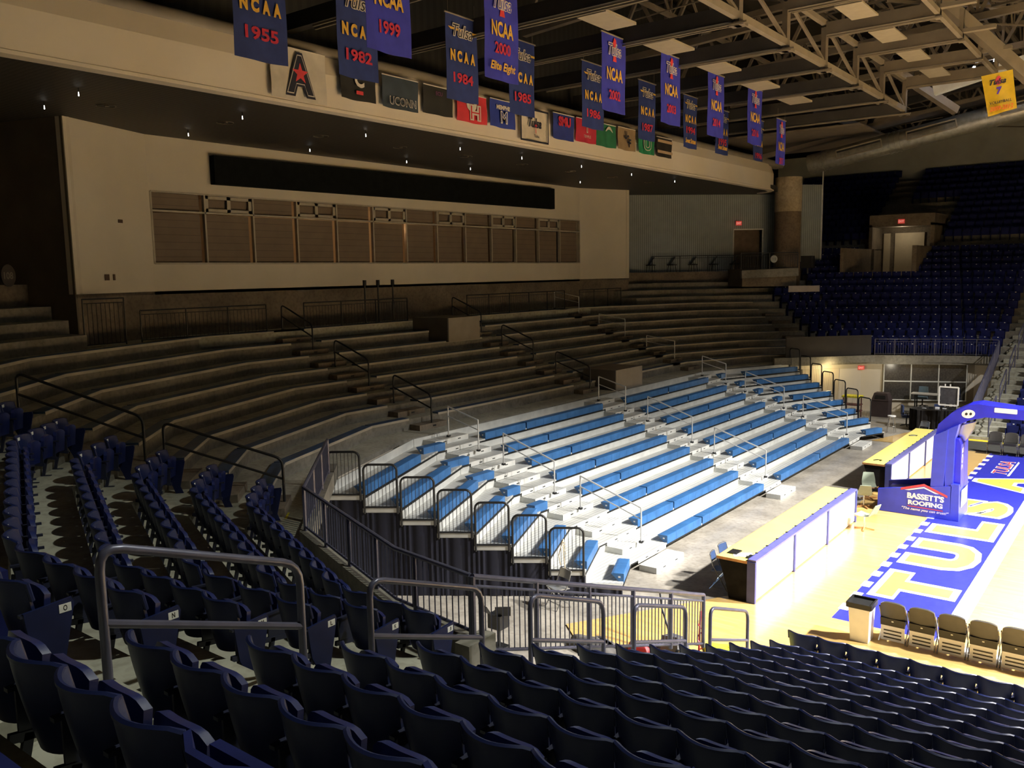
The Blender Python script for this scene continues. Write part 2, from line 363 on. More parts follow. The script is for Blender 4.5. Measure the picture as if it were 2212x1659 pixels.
for far in (0, 1):     # rows 2..9 exist only beside the court, right of the aisle
    for r in range(2, 10):
        y0, y1 = -cc(0, r), -cc(0, r + 1)
        a, b = ((-6.42, y1, 0), (12, y0, ZT[r])) if not far else ((-6.42, YM - y0, 0), (12, YM - y1, ZT[r]))
        mb.m = 0; mb.box(a, b)
struct('courtside_terrace', mb, [M_tread])
# aisle step blocks of the near aisle and the far aisle (half risers)
mb = MB()
for far in (0, 1):
    for r in range(3, 20 if not far else 24):
        y = -cc(0, r); h = (ZT[r] - ZT[r - 1]) / 2
        a, b = (-6.25, y, ZT[r - 1]), (-5.05, y + .38, ZT[r - 1] + h)
        if far: a, b = mir(a), mir(b)
        mb.box(a, b)
struct('trim_aisle_steps', mb, M_tread)
mb = MB(); mb2 = MB()
for r in range(10, 20):     # dark non-slip strips on the near aisle treads
    y = -cc(0, r + 1); mb.box((-6.2, y + .12, ZT[r]), (-5.1, y + .17, ZT[r] + .004)); mb.box((-6.2, y + .43, ZT[r] + .0), (-5.1, y + .48, ZT[r] + .004))
struct('trim_nonslip_strips', mb, M_black)
mb = MB()     # curb under the near rail
CURB = [(-6.45, 7.5), (-7.95, 7.72), (-11.6, 9.17), (-15.3, 12.98)]
for a, b in zip(CURB[:-1], CURB[1:]): mb.bar((*a, 2.69), (*b, 2.69), .2, .34)
for a, b in zip(CURB[:-1], CURB[1:]):
    a2, b2 = mir(a), mir(b); mb.bar((*a2, 2.69), (*b2, 2.69), .2, .34)
mb.box((-6.5, 7.25, 2.2), (-6.28, 7.75, 2.86))
struct('trim_curb', mb, M_conc)
mb = MB()     # wall below the slab, near and far
for far in (0, 1):
    A = [(-6.42, 7.1)] + [meet(0, 1, 10, .35), meet(1, 2, 10, .35), meet(2, 3, 10, .35)] + [(-17.4, 17.2)]
    if far: A = [mir(p) for p in A]
    wall(mb, A, 0, 2.42)
struct('wall_below_stand', mb, M_beige)
# ------------------------------------------------------------------ court
mb = MB(); mb.prism([(-9.47, 14.0), (-8.47, 13.1), (14, 13.1), (14, 14.0), (14, 40.4), (-8.6, 40.4), (-9.6, 37.1), (-8.2, 37.1), (-7.25, 36.2), (-7.25, 17.6)], 0, .02)
struct('floor_court', mb, M_wood)
mb = MB(); z = .0215
mb.add([(-5.18, 17.43, z), (-3.22, 17.43, z), (-3.22, 36.9, z), (-5.18, 36.9, z)], [(0, 1, 2, 3)])
y = 19.0
struct('trim_court_blue', mb, M_blue)
mb = MB(); y = 18.0
while y < 36.6:
    mb.add([(-5.22, y, .0235), (-5.02, y, .0235), (-5.02, y + .38, .0235), (-5.22, y + .38, .0235)], [(0, 1, 2, 3)]); y += .82
mb.add([(-3.22, 17.43, .0235), (-2.9, 17.43, .0235), (-2.9, 36.9, .0235), (-3.22, 36.9, .0235)], [(0, 1, 2, 3)])
for a in ((-2.9, 17.0, 14, 17.43), (-2.9, 36.4, 14, 36.9)): mb.add([(a[0], a[1], .0235), (a[2], a[1], .0235), (a[2], a[3], .0235), (a[0], a[3], .0235)], [(0, 1, 2, 3)])
struct('trim_court_lines', mb, M_white)
LET = [('T', 19.17, 21.2), ('U', 21.75, 24.15), ('L', 24.75, 26.7), ('S', 27.15, 29.25), ('A', 30.7, 33.1)]
mo, mi_ = MB(), MB()
for ch, y0, y1 in LET:
    c = (-4.13, (y0 + y1) / 2, .026)
    text_mb(mo, ch, c, (0, 1, 0), (-1, 0, 0), y1 - y0, 1.66, bold=.11)
    text_mb(mi_, ch, (c[0], c[1], .029), (0, 1, 0), (-1, 0, 0), (y1 - y0) * .84, 1.38, bold=.06)
struct('trim_court_letter_outlines', mo, M_white); struct('trim_court_letters', mi_, M_yellow)
mb = MB(); text_mb(mb, 'TULSA', (-4.4, 34.4, .026), (0, 1, 0), (-1, 0, 0), 2.3, .5, bold=.03, shear=.3); poly_mb(mb, [(-1.35, -.36), (1.1, -.36), (1.3, -.30), (-1.35, -.28)], (-4.4, 34.4, .026), (0, 1, 0), (-1, 0, 0))
struct('trim_court_script', mb, M_white)
mb = MB(); text_mb(mb, 'TULSA', (-4.4, 34.4, .029), (0, 1, 0), (-1, 0, 0), 2.2, .42, bold=.0, shear=.3); struct('trim_court_script_red', mb, M_red)
mb = MB(); mb.prism([(-8.6, 36.9), (-8.6, 39.1), (14, 39.1), (14, 36.9)], .02, .024); struct('floor_dark_mat', mb, mat('dark_mat', (.05, .05, .045), .6, noise=(4, .2)))
mb = MB(); mb.prism([(-6.35, 39.15), (-6.35, 39.45), (14, 39.45), (14, 39.15)], .02, .03); struct('trim_yellow_step_edge', mb, mat('safety_yellow', (.75, .68, .03), .5, noise=(9, .08)))
# ------------------------------------------------------------------ end wall with the long window
XW = -26.
mb = MB()
P = [(-24.7, 11.9), (XW, 15.04), (XW, 40.1), (-24.7, 43.2)]; T = .25
def panelwall(mb, y0, y1, z0, z1): mb.box((XW - T, y0, z0), (XW, y1, z1))
panelwall(mb, 15.04, 15.1, 6.8, 11.8); panelwall(mb, 40.06, 40.1, 6.8, 11.8); panelwall(mb, 15.1, 40.06, 6.8, 7.68); panelwall(mb, 15.1, 40.06, 9.98, 11.8)
for a, b in ((P[0], P[1]), (P[2], P[3])):
    d = Vector((b[0] - a[0], b[1] - a[1], 0)).normalized(); n = Vector((-d.y, d.x, 0)) * -1
    if n.x > 0: n = -n
    mb.prism([a, b, (b[0] + n.x * T, b[1] + n.y * T), (a[0] + n.x * T, a[1] + n.y * T)], 6.8, 11.8)
mb.box((-25.0, 11.9, 6.8), (-24.75, 12.1, 11.8)); mb.box((-27.6, 43.0, 6.8), (-24.75, 43.2, 11.8))
struct('wall_end', mb, M_beige)
mb = MB(); mb.prism([(-24.72, 11.88), (-33.0, 9.6), (-33.0, 9.9), (-24.8, 12.1)], 5, 12.0); struct('wall_corner_return', mb, mat('brown_wall', (.17, .14, .10), .85, noise=(1, .15)))
mb = MB()
q = [(-24.72, 11.92), (XW - .02, 15.04), (XW - .02, 40.1), (-24.72, 43.18), (-27.6, 43.18), (-27.6, 11.92)]
wall(mb, q, 5.0, 6.8); mb.prism(q[::-1], 6.7, 6.8)
struct('wall_end_base', mb, M_concb)
# window: 13 bays, transom, small hoppers in every second bay
r = thing('window_1', 'long window band with closed blinds', 'window', (XW, 27.6, 7.68)); del r['label'], r['category']; r['kind'] = 'structure'
ys = [15.10 + 1.92 * i for i in range(14)]
for i in range(13):
    y0, y1 = ys[i], ys[i + 1]
    b = MB().box((XW - .16, y0 + .03, 7.7), (XW - .14, y1 - .12, 9.32)); b.box((XW - .16, y0 + .03, 9.40), (XW - .14, y1 - .12, 9.96))
    obj('roller_blind', b, M_blind, r)
    if i % 2 == 1:
        f = MB()
        for a, c in ((y0 + .04, y0 + .16), ((y0 + y1) / 2 - .07, (y0 + y1) / 2 + .07), (y1 - .16, y1 - .04)): f.box((XW - .08, a, 9.42), (XW - .02, c, 9.94))
        f.box((XW - .08, y0 + .04, 9.42), (XW - .02, y1 - .04, 9.52)); f.box((XW - .08, y0 + .04, 9.84), (XW - .02, y1 - .04, 9.94))
        obj('hopper_sash', f, M_mull, r)
f = MB()
for y in ys: f.box((XW - .12, y - .03, 7.68), (XW + .02, y + .03, 9.98))
f.box((XW - .12, ys[0], 7.66), (XW + .03, ys[-1], 7.72)); f.box((XW - .12, ys[0], 9.34), (XW + .02, ys[-1], 9.40)); f.box((XW - .12, ys[0], 9.95), (XW + .03, ys[-1], 10.0))
obj('window_frame', f, M_mull, r)
mb = MB().box((XW - 3, 15, 7.5), (XW - 2.9, 40.2, 10.2)); mb.box((XW - 3, 15, 10.1), (XW - .2, 40.2, 10.2)); mb.box((XW - 3, 15, 7.5), (XW - .2, 40.2, 7.6))
struct('wall_suite_interior', mb, M_beige)
for y in (21.9, 26.3, 27.6): lamp('POINT', 'suite_lamp', (XW - .55, y, 9.15), None, 14, (1, .55, .25), shadow_soft_size=.12)
# grey wall of the corner behind the platform, mirrored for the near corner
for far in (0, 1):
    mb = MB(); A, B = (-31.5, 13.1), (-17.6, -.8)
    if far: A, B = mir(A), mir(B)
    A, B = Vector((*A, 0)), Vector((*B, 0))
    if far:
        d = (B - A).normalized(); n = Vector((-1, 1, 0)).normalized()
        t0, t1 = 10.6 + 4.243, 12.4          # door opening
        for a, b, z0, z1 in ((0, t0 - .9, 5, 12.3), (t0 + 1.0, (B - A).length, 5, 12.3), (t0 - .9, t0 + 1.0, 9.6, 12.3)):
            p, q2 = A + d * a, A + d * b; mb.prism([(p.x, p.y), (q2.x, q2.y), (q2.x + n.x * .2, q2.y + n.y * .2), (p.x + n.x * .2, p.y + n.y * .2)], z0, z1)
        struct('wall_corner_far', mb, M_gray)
        f = MB(); p, q2 = A + d * (t0 - .9), A + d * (t0 + 1.0)
        for k in (p, q2): f.bar((k.x, k.y, 7.1), (k.x, k.y, 9.65), .07)
        f.bar((p.x, p.y, 9.62), (q2.x, q2.y, 9.62), .07); struct('trim_door_frame', f, mat('pale_trim', (.7, .7, .66), .5, noise=(5, .1)))
        g = MB(); a2 = p + n * .5; b2 = q2 + n * .5; g.prism([(a2.x, a2.y), (b2.x, b2.y), (b2.x + n.x * .1, b2.y + n.y * .1), (a2.x + n.x * .1, a2.y + n.y * .1)], 7.1, 9.6); struct('door_1', g, M_door)
        g = MB(); c2 = A + d * (t0 + .45) + n * .15; g.bar((c2.x, c2.y, 7.1), (c2.x + n.x * .9, c2.y + n.y * .9, 7.1), .05, .01); 
        e = MB(); e.bar((B.x, B.y, 6.8), (B.x, B.y, 13.1), .06); struct('trim_corner_strip', e, mat('pale_trim', (.7, .7, .66), .5))
    else:
        n = Vector((-1, -1, 0)).normalized()
        mb.prism([(A.x, A.y), (B.x, B.y), (B.x + n.x * .2, B.y + n.y * .2), (A.x + n.x * .2, A.y + n.y * .2)], 5, 12.3)
        struct('wall_corner_near', mb, mat('brown_wall', (.17, .14, .10), .85, noise=(1, .15)))
# soffit and fascia of the box that hangs over the end stand
mb = MB(); mb.prism([(-18.6, -3), (-18.6, 49.6), (-19.6, 52.6), (-29, 52.6), (-29, -3)], 11.72, 11.95); struct('ceiling_soffit', mb, M_soffit)
mb = MB(); prof = [(0, 11.66), (.06, 11.66), (.06, 11.74), (.03, 11.76), (.03, 12.62), (-.14, 13.12), (-.3, 13.12), (-.3, 11.66)]
pl = [(-18.63, -4, 0), (-18.63, 48.6, 0), (-18.8, 49.5, 0), (-19.2, 50.1, 0), (-19.9, 50.6, 0)]
for a, b in zip(pl[:-1], pl[1:]): mb.sweep(prof, a, b, out=(1, 0, 0))
struct('wall_fascia', mb, M_fascia)
mb = MB(); mb.tube([(-18.92, -4, 13.24), (-18.92, 51, 13.24)], .2, 14); mb.box((-19.3, -4, 13.05), (-18.8, 51, 13.12)); struct('trim_fascia_pipe', mb, mat('pipe_grey', (.20, .175, .145), .6, noise=(2, .1)), smooth=True)
mb = MB(); mb.box((-20.2, -4, 13.1), (-20.1, 50, 20)); struct('wall_siding_upper', mb, M_side)
# column with a bracket at the far end of the soffit
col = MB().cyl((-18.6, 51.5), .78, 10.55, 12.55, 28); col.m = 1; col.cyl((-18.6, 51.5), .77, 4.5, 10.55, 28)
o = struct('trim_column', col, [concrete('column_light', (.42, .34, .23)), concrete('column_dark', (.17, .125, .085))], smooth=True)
# ceiling deck
mb = MB(); mb.prism([(-29, -14), (20, -14), (20, 76), (-29, 76)], 20.5, 20.7); struct('ceiling', mb, M_deckr)
mb = MB(); mb.box((-45, 75.5, 0), (25, 75.8, 20.6)); mb.box((-40, -14.8, 0), (30, -14.5, 20.6)); mb.box((29.5, -14.5, 0), (29.8, 75.5, 20.6)); struct('wall_outer', mb, M_side)
mb = MB(); mb.box((-40, -14.5, 0), (-39.7, 75.5, 20.6)); struct('wall_outer_end', mb, M_side)
# ------------------------------------------------------------------ far side: parapet, portal, upper bowl, stepped back wall
yp = YM + 5.2
mb = MB(); mb.box((-12.6, yp, 7.0), (14, yp + .25, 8.42)); mb.box((-20, yp, 7.0), (-15.6, yp + .25, 8.35)); struct('wall_parapet', mb, M_concb)
mb = MB()
y0 = YM + (cc(1, 21) - s22 * 15.9) / c22; y1 = YM + (cc(1, 21) - s22 * 12.3) / c22
mb.box((-15.95, y0, 5.9), (-15.75, yp + 4, 8.35)); mb.box((-15.95, yp, 8.3), (-15.75, yp + 4, 9.9)); mb.box((-12.3, y1, 5.9), (-12.05, yp + 4, 8.42)); mb.box((-12.3, yp, 8.4), (-12.05, yp + 4, 9.9))
mb.box((-15.95, yp, 9.75), (-12.05, yp + 4, 10.5)); mb.box((-15.95, yp + 2.4, 5.9), (-12.05, yp + 2.6, 9.9)); mb.box((-15.95, y0 + .5, 5.9), (-12.05, yp + 2.6, 6.1))
struct('wall_portal', mb, M_concb)
mb = MB().box((-14.9, yp + 2.25, 6.1), (-13.1, yp + 2.39, 9.4)); struct('door_2', mb, M_doorb)
mb = MB().box((-15.6, yp + 2.25, 6.1), (-15.2, yp + 2.39, 9.4)); struct('door_3', mb, M_doorb)
lamp('POINT', 'portal_lamp', (-14.2, yp + .9, 9.5), None, 26, (1, .85, .6), shadow_soft_size=.15)
mb = MB()
for k in range(11):
    y = YM + 6.2 + .85 * k; z = 8.7 + .47 * k
    if k < 2: mb.box((-24, y, z - 2.5), (-15.95, y + .87, z)); mb.box((-12.05, y, z - 2.5), (14, y + .87, z))
    else: mb.box((-24, y, z - .6), (14, y + .87, z))
struct('upper_terrace', mb, M_conc)
yb = YM + 15.7
mb = MB(); mb.box((-26, yb, 6), (-17.0, yb + .2, 15.9)); mb.box((-17.0, yb, 6), (-12.2, yb + .2, 16.55)); mb.box((-12.2, yb, 6), (-9.3, yb + .2, 17.0)); mb.box((-9.3, yb, 6), (14, yb + .2, 17.9)); struct('wall_upper_bowl', mb, M_wallg)
# windows, door and wall pieces below the far stand
a, b = mir(meet(0, 1, 10, .3)), mir(meet(1, 2, 10, .3)); a, b = Vector((*a, 0)), Vector((*b, 0)); d = (b - a).normalized(); nn = Vector((s22, -c22, 0))
L0 = (b - a).length
def onw(t, z, off=.0): p = a + d * t + nn * off; return (p.x, p.y, z)
r = thing('window_2', '', '', onw(2.3, .3)); del r['label'], r['category']; r['kind'] = 'structure'
ts = [.35, 1.6, 2.85, 4.1]
for i in range(3):
    obj('pane', MB().hexa([onw(ts[i], .65, .02), onw(ts[i + 1], .65, .02), onw(ts[i + 1], .65, .06), onw(ts[i], .65, .06)], [onw(ts[i], 2.42, .02), onw(ts[i + 1], 2.42, .02), onw(ts[i + 1], 2.42, .06), onw(ts[i], 2.42, .06)]), M_glass, r)
f = MB()
for t in ts: f.bar(onw(t, .6, .06), onw(t, 2.42, .06), .05)
f.bar(onw(ts[0], 1.55, .06), onw(ts[-1], 1.55, .06), .06); f.bar(onw(ts[0], .62, .06), onw(ts[-1], .62, .06), .05)
obj('window_frame', f, mat('pale_trim', (.7, .7, .66), .5), r)
# ------------------------------------------------------------------ stadium seats
def seat_parts():
    def bk(u, v):
        U = 2 * u - 1; wv = .215 + .032 * v
        z = .34 + .51 * v - .014 * abs(U) ** 8 * v - .05 * (1 - v) * abs(U) ** 4 * -1 * .5
        return (U * wv, .112 * U * U - .08 + (1 - v) ** 1.3 * .10 - .01, z)
    def bf(u, v):
        x, y, z = bk(u, v); return (x * .965, y + .026, z - (.006 if v > .9 else 0))
    b = MB().grid(bk, 12, 8, bf)
    rim = [bk(i / 12, 1) for i in range(13)]; rim = [(x, y + .012, z - .004) for x, y, z in rim]
    rim = [(rim[0][0], rim[0][1] + .03, rim[0][2] - .14)] + rim + [(rim[-1][0], rim[-1][1] + .03, rim[-1][2] - .14)]
    b.tube(rim, .0185, 6)
    def pk(u, v):
        U = 2 * u - 1
        return (U * .207, .10 + .03 * U * U + .035 * v, .36 + .40 * v - .06 * abs(U) ** 5 * (v ** 2))
    def pf(u, v):
        x, y, z = pk(u, v); return (x * .95, y + .05, z - .012 * v)
    p = MB().grid(pk, 10, 6, pf)
    a = MB(); a.bar((.249, -.04, .60), (.249, .27, .60), .045, .022, side=(1, 0, 0)); a.prism([(.24, .0), (.258, .0), (.258, .2), (.24, .2)], .30, .59)
    a.bar((.249, -.05, .34), (.249, .22, .30), .03, .05, side=(1, 0, 0)); a.bar((.249, -.03, .0), (.249, .05, .34), .03, .05, side=(1, 0, 0)); a.box((.22, -.07, 0), (.275, .10, .012))
    t = MB(); t.box((-.04, -.046, .775), (.04, -.036, .825))
    e = MB(); pr = [(-.02, .62), (.33, .645), (.345, .60), (.24, .13), (.29, .0), (.15, .0), (.10, .14), (.02, .3)]
    e.add([(.275, y, z) for y, z in pr] + [(.25, y, z) for y, z in pr], [tuple(range(8)), tuple(range(15, 7, -1))] + [(i, 8 + i, 8 + (i + 1) % 8, (i + 1) % 8) for i in range(8)])
    lp = MB(); lp.box((.2755, .23, .545), (.278, .32, .61))
    return [m.data(n, mt, sm) for n, m, mt, sm in (('backrest', b, M_seat, True), ('seat_pan', p, M_pan, True), ('arm_frame', a, M_arm, False), ('number_plate', t, M_tag, False), ('end_panel', e, M_seat, False), ('row_letter_plate', lp, M_tag, False))]
SP = seat_parts()
SEATS = []       # (distance key, row, ordinal, block, x, y, z, rz, end flags)
def add_seat(blk, r, n, x, y, z, fx, fy, end=0):
    rz = math.atan2(-fx, fy); p = proj((x, y, z + .6))
    if p is None or not (-170 < p[0] < W + 170 and -250 < p[1] < H + 330): return
    vis = -45 < p[0] < W + 45 and p[1] < H + 95
    SEATS.append((math.dist((x, y, z + .6), CAM), vis, blk, r, n, x, y, z, rz, end))
def yb(r): return 14.43 if r == 1 else -cc(0, r + 1) + .08
PITCH = .497
for r in range(1, 19):
    for n in range(44): add_seat('R', r, n + 1, -5.03 + PITCH * (n + .5), yb(r), ZT[r], 0, 1)
for r in range(1, 25):
    for n in range(24): add_seat('FR', r, n + 1, -5.03 + PITCH * (n + .5), YM - yb(r), ZT[r], 0, -1)
def wedge_row(r):
    """seat spots from the aisle at x=-6.35 round the corner to the next aisle"""
    d = -.08; A = (-6.36, -cc(0, r + 1, d)); B = meet(0, 1, r + 1, d); Cc = meet(1, 2, r + 1, d)
    c = cc(2, r + 1, d); t = 16.55; D = (-R2 * c - R2 * t, -R2 * c + R2 * t); out = []
    for (a, b), nrm in (((A, B), SEG[0][0]), ((B, Cc), SEG[1][0]), ((Cc, D), SEG[2][0])):
        a, b = Vector(a), Vector(b); L = (b - a).length - .1; k = max(0, int(L / PITCH)); p = (L / k) if k else 0; dd = (b - a).normalized()
        for i in range(k): out.append((a + dd * (.05 + p * (i + .5)), nrm))
    return out
for r in range(10, 18):
    W_ = wedge_row(r)
    for n, (p, nrm) in enumerate(W_):
        e = 1 if n == 0 else (2 if n == len(W_) - 1 else 0)
        add_seat('W', r, n + 1, p.x, p.y, ZT[r], -nrm[0], -nrm[1], e)
for r in range(10, 25):
    W_ = wedge_row(r)
    if r > 18: W_ = [q for q in W_ if q[1] != SEG[2][0]]
    for n, (p, nrm) in enumerate(W_):
        if r > 20 and 12.2 < -p.x < 15.9: continue
        add_seat('FW', r, n + 1, p.x, YM - p.y, ZT[r], -nrm[0], nrm[1])
SEATS.sort(key=lambda q: q[0])
near = [q for q in SEATS if q[1] and q[2] in 'RW'][:300]; nearset = set(id(q) for q in near)
rest = [q for q in SEATS if id(q) not in nearset]
print('seats in view', sum(q[1] for q in SEATS), 'individual', len(near), 'rest', len(rest))
LETTER = 'ABCDEFGHIJKLMNOPQRST'
for q in near:
    _, _, blk, r, n, x, y, z, rz, end = q
    fromtop = ORD[r]
    if blk == 'R': lab = 'navy folding seat, %s from the aisle, %s row up, right block' % (ORD[n], ORD[r]); g = 'navy folding seats right of the railed aisle'
    else: lab = 'navy folding seat, %s from the aisle, %s row up, curved corner block' % (ORD[n], ORD[r - 9]); g = 'navy folding seats in the curved corner block'
    o = thing('stadium_seat', lab, 'seat', (x, y, z), g, rz)
    parts = [0, 1, 2, 3] if blk == 'W' or n > 1 else [0, 1, 2]
    for k in parts: link(SP[k].name, SP[k], o)
    if end:
        ep = link('end_panel', SP[4], o)
        if end == 2: ep.location = (-.527, 0, 0)
        if end == 1:
            lp = link('row_letter_plate', SP[5], ep)
            tm = MB(); text_mb(tm, LETTER[r - 1], (.2785, .275, .578), (0, 1, 0), (0, 0, 1), .03, .045, bold=.03); link('letter', tm.data('letter', M_black), ep)
# all further seats as one object
mb = MB(); mb2 = MB(); mb3 = MB()
def low_seat(x, y, z, rz, tagged=True):
    M = Matrix.Translation((x, y, z)) @ Matrix.Rotation(rz, 4, 'Z'); i0 = len(mb.v)
    P = [(-.235, .03), (-.1, -.045), (.1, -.045), (.235, .03)]
    v = [(px, py + .07, .36) for px, py in P] + [(px, py, .84) for px, py in P] + [(px, py + .11, .36) for px, py in P] + [(px, py + .035, .84) for px, py in P]
    mb.m = 0; mb.add(v, [(1, 0, 4, 5), (2, 1, 5, 6), (3, 2, 6, 7), (8, 9, 13, 12), (9, 10, 14, 13), (10, 11, 15, 14), (4, 12, 13, 5), (5, 13, 14, 6), (6, 14, 15, 7), (0, 8, 12, 4), (11, 3, 7, 15)])
    mb.box((-.2, .12, .36), (.2, .17, .76)); mb.box((.235, -.02, .0), (.262, .22, .6))
    if tagged: mb.m = 1; mb.box((-.03, -.005, .785), (.03, .0, .82)); mb.m = 0
    mb.xf(M, i0)
for q in rest: low_seat(q[5], q[6], q[7], q[8])
for k in range(11):
    for i in range(66):
        x = -23.5 + .52 * i
        if -16.5 < x < -14.9 or (k < 6 and -16.1 < x < -11.9): continue
        low_seat(x, YM + 6.9 + .85 * k, 8.7 + .47 * k, math.pi, False)
o = link('distant_stadium_seats', mb.data('distant_stadium_seats', [M_seatf, M_tag])); tag(o, 'banks of navy folding seats filling the far side stand and the dark upper deck', 'seats', kind='stuff')
# ------------------------------------------------------------------ telescopic bleachers
BX = lambda i: -9.87 - .875 * (i - 1)
BZ = lambda i: .29 * i
VY_ = 17.35
def side_pt(i):   # where row i's front line of the wing meets the slanted end of the bleacher
    c = -c22 * BX(i) - s22 * VY_; x = -(c + s22 * (13.22 + .685 * 13.45)) / (c22 + s22 * .685); return (x, 13.22 + .685 * (x + 13.45))
ROWN = ['', 'lowest', 'second lowest', 'third lowest', 'fourth lowest', 'fourth highest', 'third highest', 'second highest', 'highest']
for i in range(1, 9):
    z = BZ(i); n = ROWN[i]
    xb = BX(i + 1) - .08
    def deck(poly, lab, far=False):
        if far: poly = [mir(p) for p in poly]
        cx = sum(p[0] for p in poly) / len(poly); cy = sum(p[1] for p in poly) / len(poly)
        r = thing('bleacher_deck', lab, 'bleacher deck', (cx, cy, 0), 'aluminium bleacher decks')
        obj('deck_board', MB().prism(poly, z - .045, z), M_deck, r)
        return r, poly
    r, p = deck([(BX(i), VY_), (BX(i), YM - VY_), (xb, YM - VY_), (xb, VY_)], '%s aluminium deck in the long middle part of the pull-out bleachers' % n)
    obj('riser_board', MB().box((xb, VY_, z), (xb + .03, YM - VY_, z + .225)), M_deckp, r)
    obj('nosing', MB().box((BX(i) - .03, VY_, z - .085), (BX(i) - .004, YM - VY_, z - .045)), M_black, r)
    if i < 8:
        for yj in (21.25 + .03 * i, 31.16): obj('joint_bracket', MB().box((xb - .012, yj - .015, z), (xb, yj + .015, z + .22)).bar((xb - .02, yj, z + .008), (xb - .36, yj + .32, z + .008), .035, .016), M_black, r)
    for far in (0, 1):
        A, V, V2, A2 = side_pt(i), (BX(i), VY_), (BX(i + 1) - .08, VY_), side_pt(i + 1)
        lab = '%s angled aluminium deck of the bleachers at the %s end' % (n, 'far' if far else 'near curtained')
        r, p = deck([A, V, V2, A2], lab, far)
        a2, v2 = (mir(A2), mir(V2)) if far else (A2, V2); a1, v1 = (mir(A), mir(V)) if far else (A, V)
        obj('riser_board', MB().bar((*a2, z + .11), (*v2, z + .11), .03, .225), M_deckp, r)
        obj('nosing', MB().bar((*a1, z - .07), (*v1, z - .07), .03, .05), M_black, r)
        obj('end_trim', MB().bar((*a1, z - .05), (*a2, z - .05), .05, .10), M_deckp, r)
# benches
PROF = [(-.012, .004), (-.012, -.2), (.0, -.2), (.0, -.172), (.10, -.172), (.205, -.07), (.275, -.005), (.22, .012), (.0, .012)]
def bench(A, B, lab, group, z, marks=0):
    """A,B front top edge ends; profile runs back from it"""
    A, B = Vector((*A, z)), Vector((*B, z)); d = (B - A).normalized(); back = Vector((-d.y, d.x, 0)); L = (B - A).length
    r = thing('bleacher_bench', lab, 'bench', ((A + B) / 2 - Vector((0, 0, .19))), group)
    k = max(1, round(L / .457)); m = MB()
    for j in range(k):
        a, b = A + d * (L * j / k + .003), A + d * (L * (j + 1) / k - .003); m.sweep(PROF, a, b, out=back)
    obj('bench_shell', m, M_bench, r)
    s = MB().bar(A - Vector((0, 0, .225)) + d * .02, B - Vector((0, 0, .225)) - d * .02, .018, .04)
    obj('support_rail', s, M_black, r)
    t = MB().bar(A + back * .09 + Vector((0, 0, -.07)) - d * .004, A + back * .09 + Vector((0, 0, -.07)) + d * .003, .05, .035)
    obj('row_plate', t, M_tag, r)
    if marks:
        c = A + d * marks; q = MB(); text_mb(q, 'A1', c - back * .004 + Vector((0, 0, -.09)), d, (0, 0, 1), .16, .05, bold=.04); obj('stencil_mark', q, mat('stencil_red', (.45, .08, .1), .6), r)
    return r
G = 'blue moulded bleacher benches'
for i in range(1, 9):
    z = BZ(i) + .17; x = BX(i); n = ROWN[i]
    for a, b, lab in ((19.18 + .03 * i, 21.2 + .03 * i, 'short blue bench beside the near bleacher aisle, %s row'), (21.26 + .03 * i, 25.7 + .05 * i, 'long blue bench before the centre bleacher aisle, %s row'), (27.15 + .08 * i, 31.12, 'blue bench just beyond the centre bleacher aisle, %s row'), (31.2, 34.7 + .03 * i, 'blue bench before the far bleacher aisle, %s row')):
        bench((x, a), (x, b), lab % n, G, z, marks=1.0 if (i, round(a, 1)) in ((5, 19.3), (4, 31.2)) else 0)
    if i >= 4:
        bench((x, 17.08 if i < 6 else 16.75), (x, 17.64), 'stub of blue bench left of the near bleacher aisle, %s row' % n, G, z)
        bench((x, 36.3), (x, 36.85), 'stub of blue bench right of the far bleacher aisle, %s row' % n, G, z)
    A = side_pt(i); V = Vector((x, VY_)); A = Vector(A); d = (V - A).normalized(); L = (V - A).length
    s0, s1 = .12, min(L - .25, L - (1.35 if i == 8 else .95 if i == 7 else .85 if i >= 5 else .45 if i > 2 else .22))
    a, b = A + d * s0, A + d * s1
    bench(a, b, 'angled blue bench behind the black guard panels, %s row, near end' % n, G, z, marks=.9 if i == 4 else 0)
    m1, m2 = Vector(mir(b)), Vector(mir(a)); bench(m1, m2, 'angled blue bench of the far bleacher wing, %s row' % n, G, z)
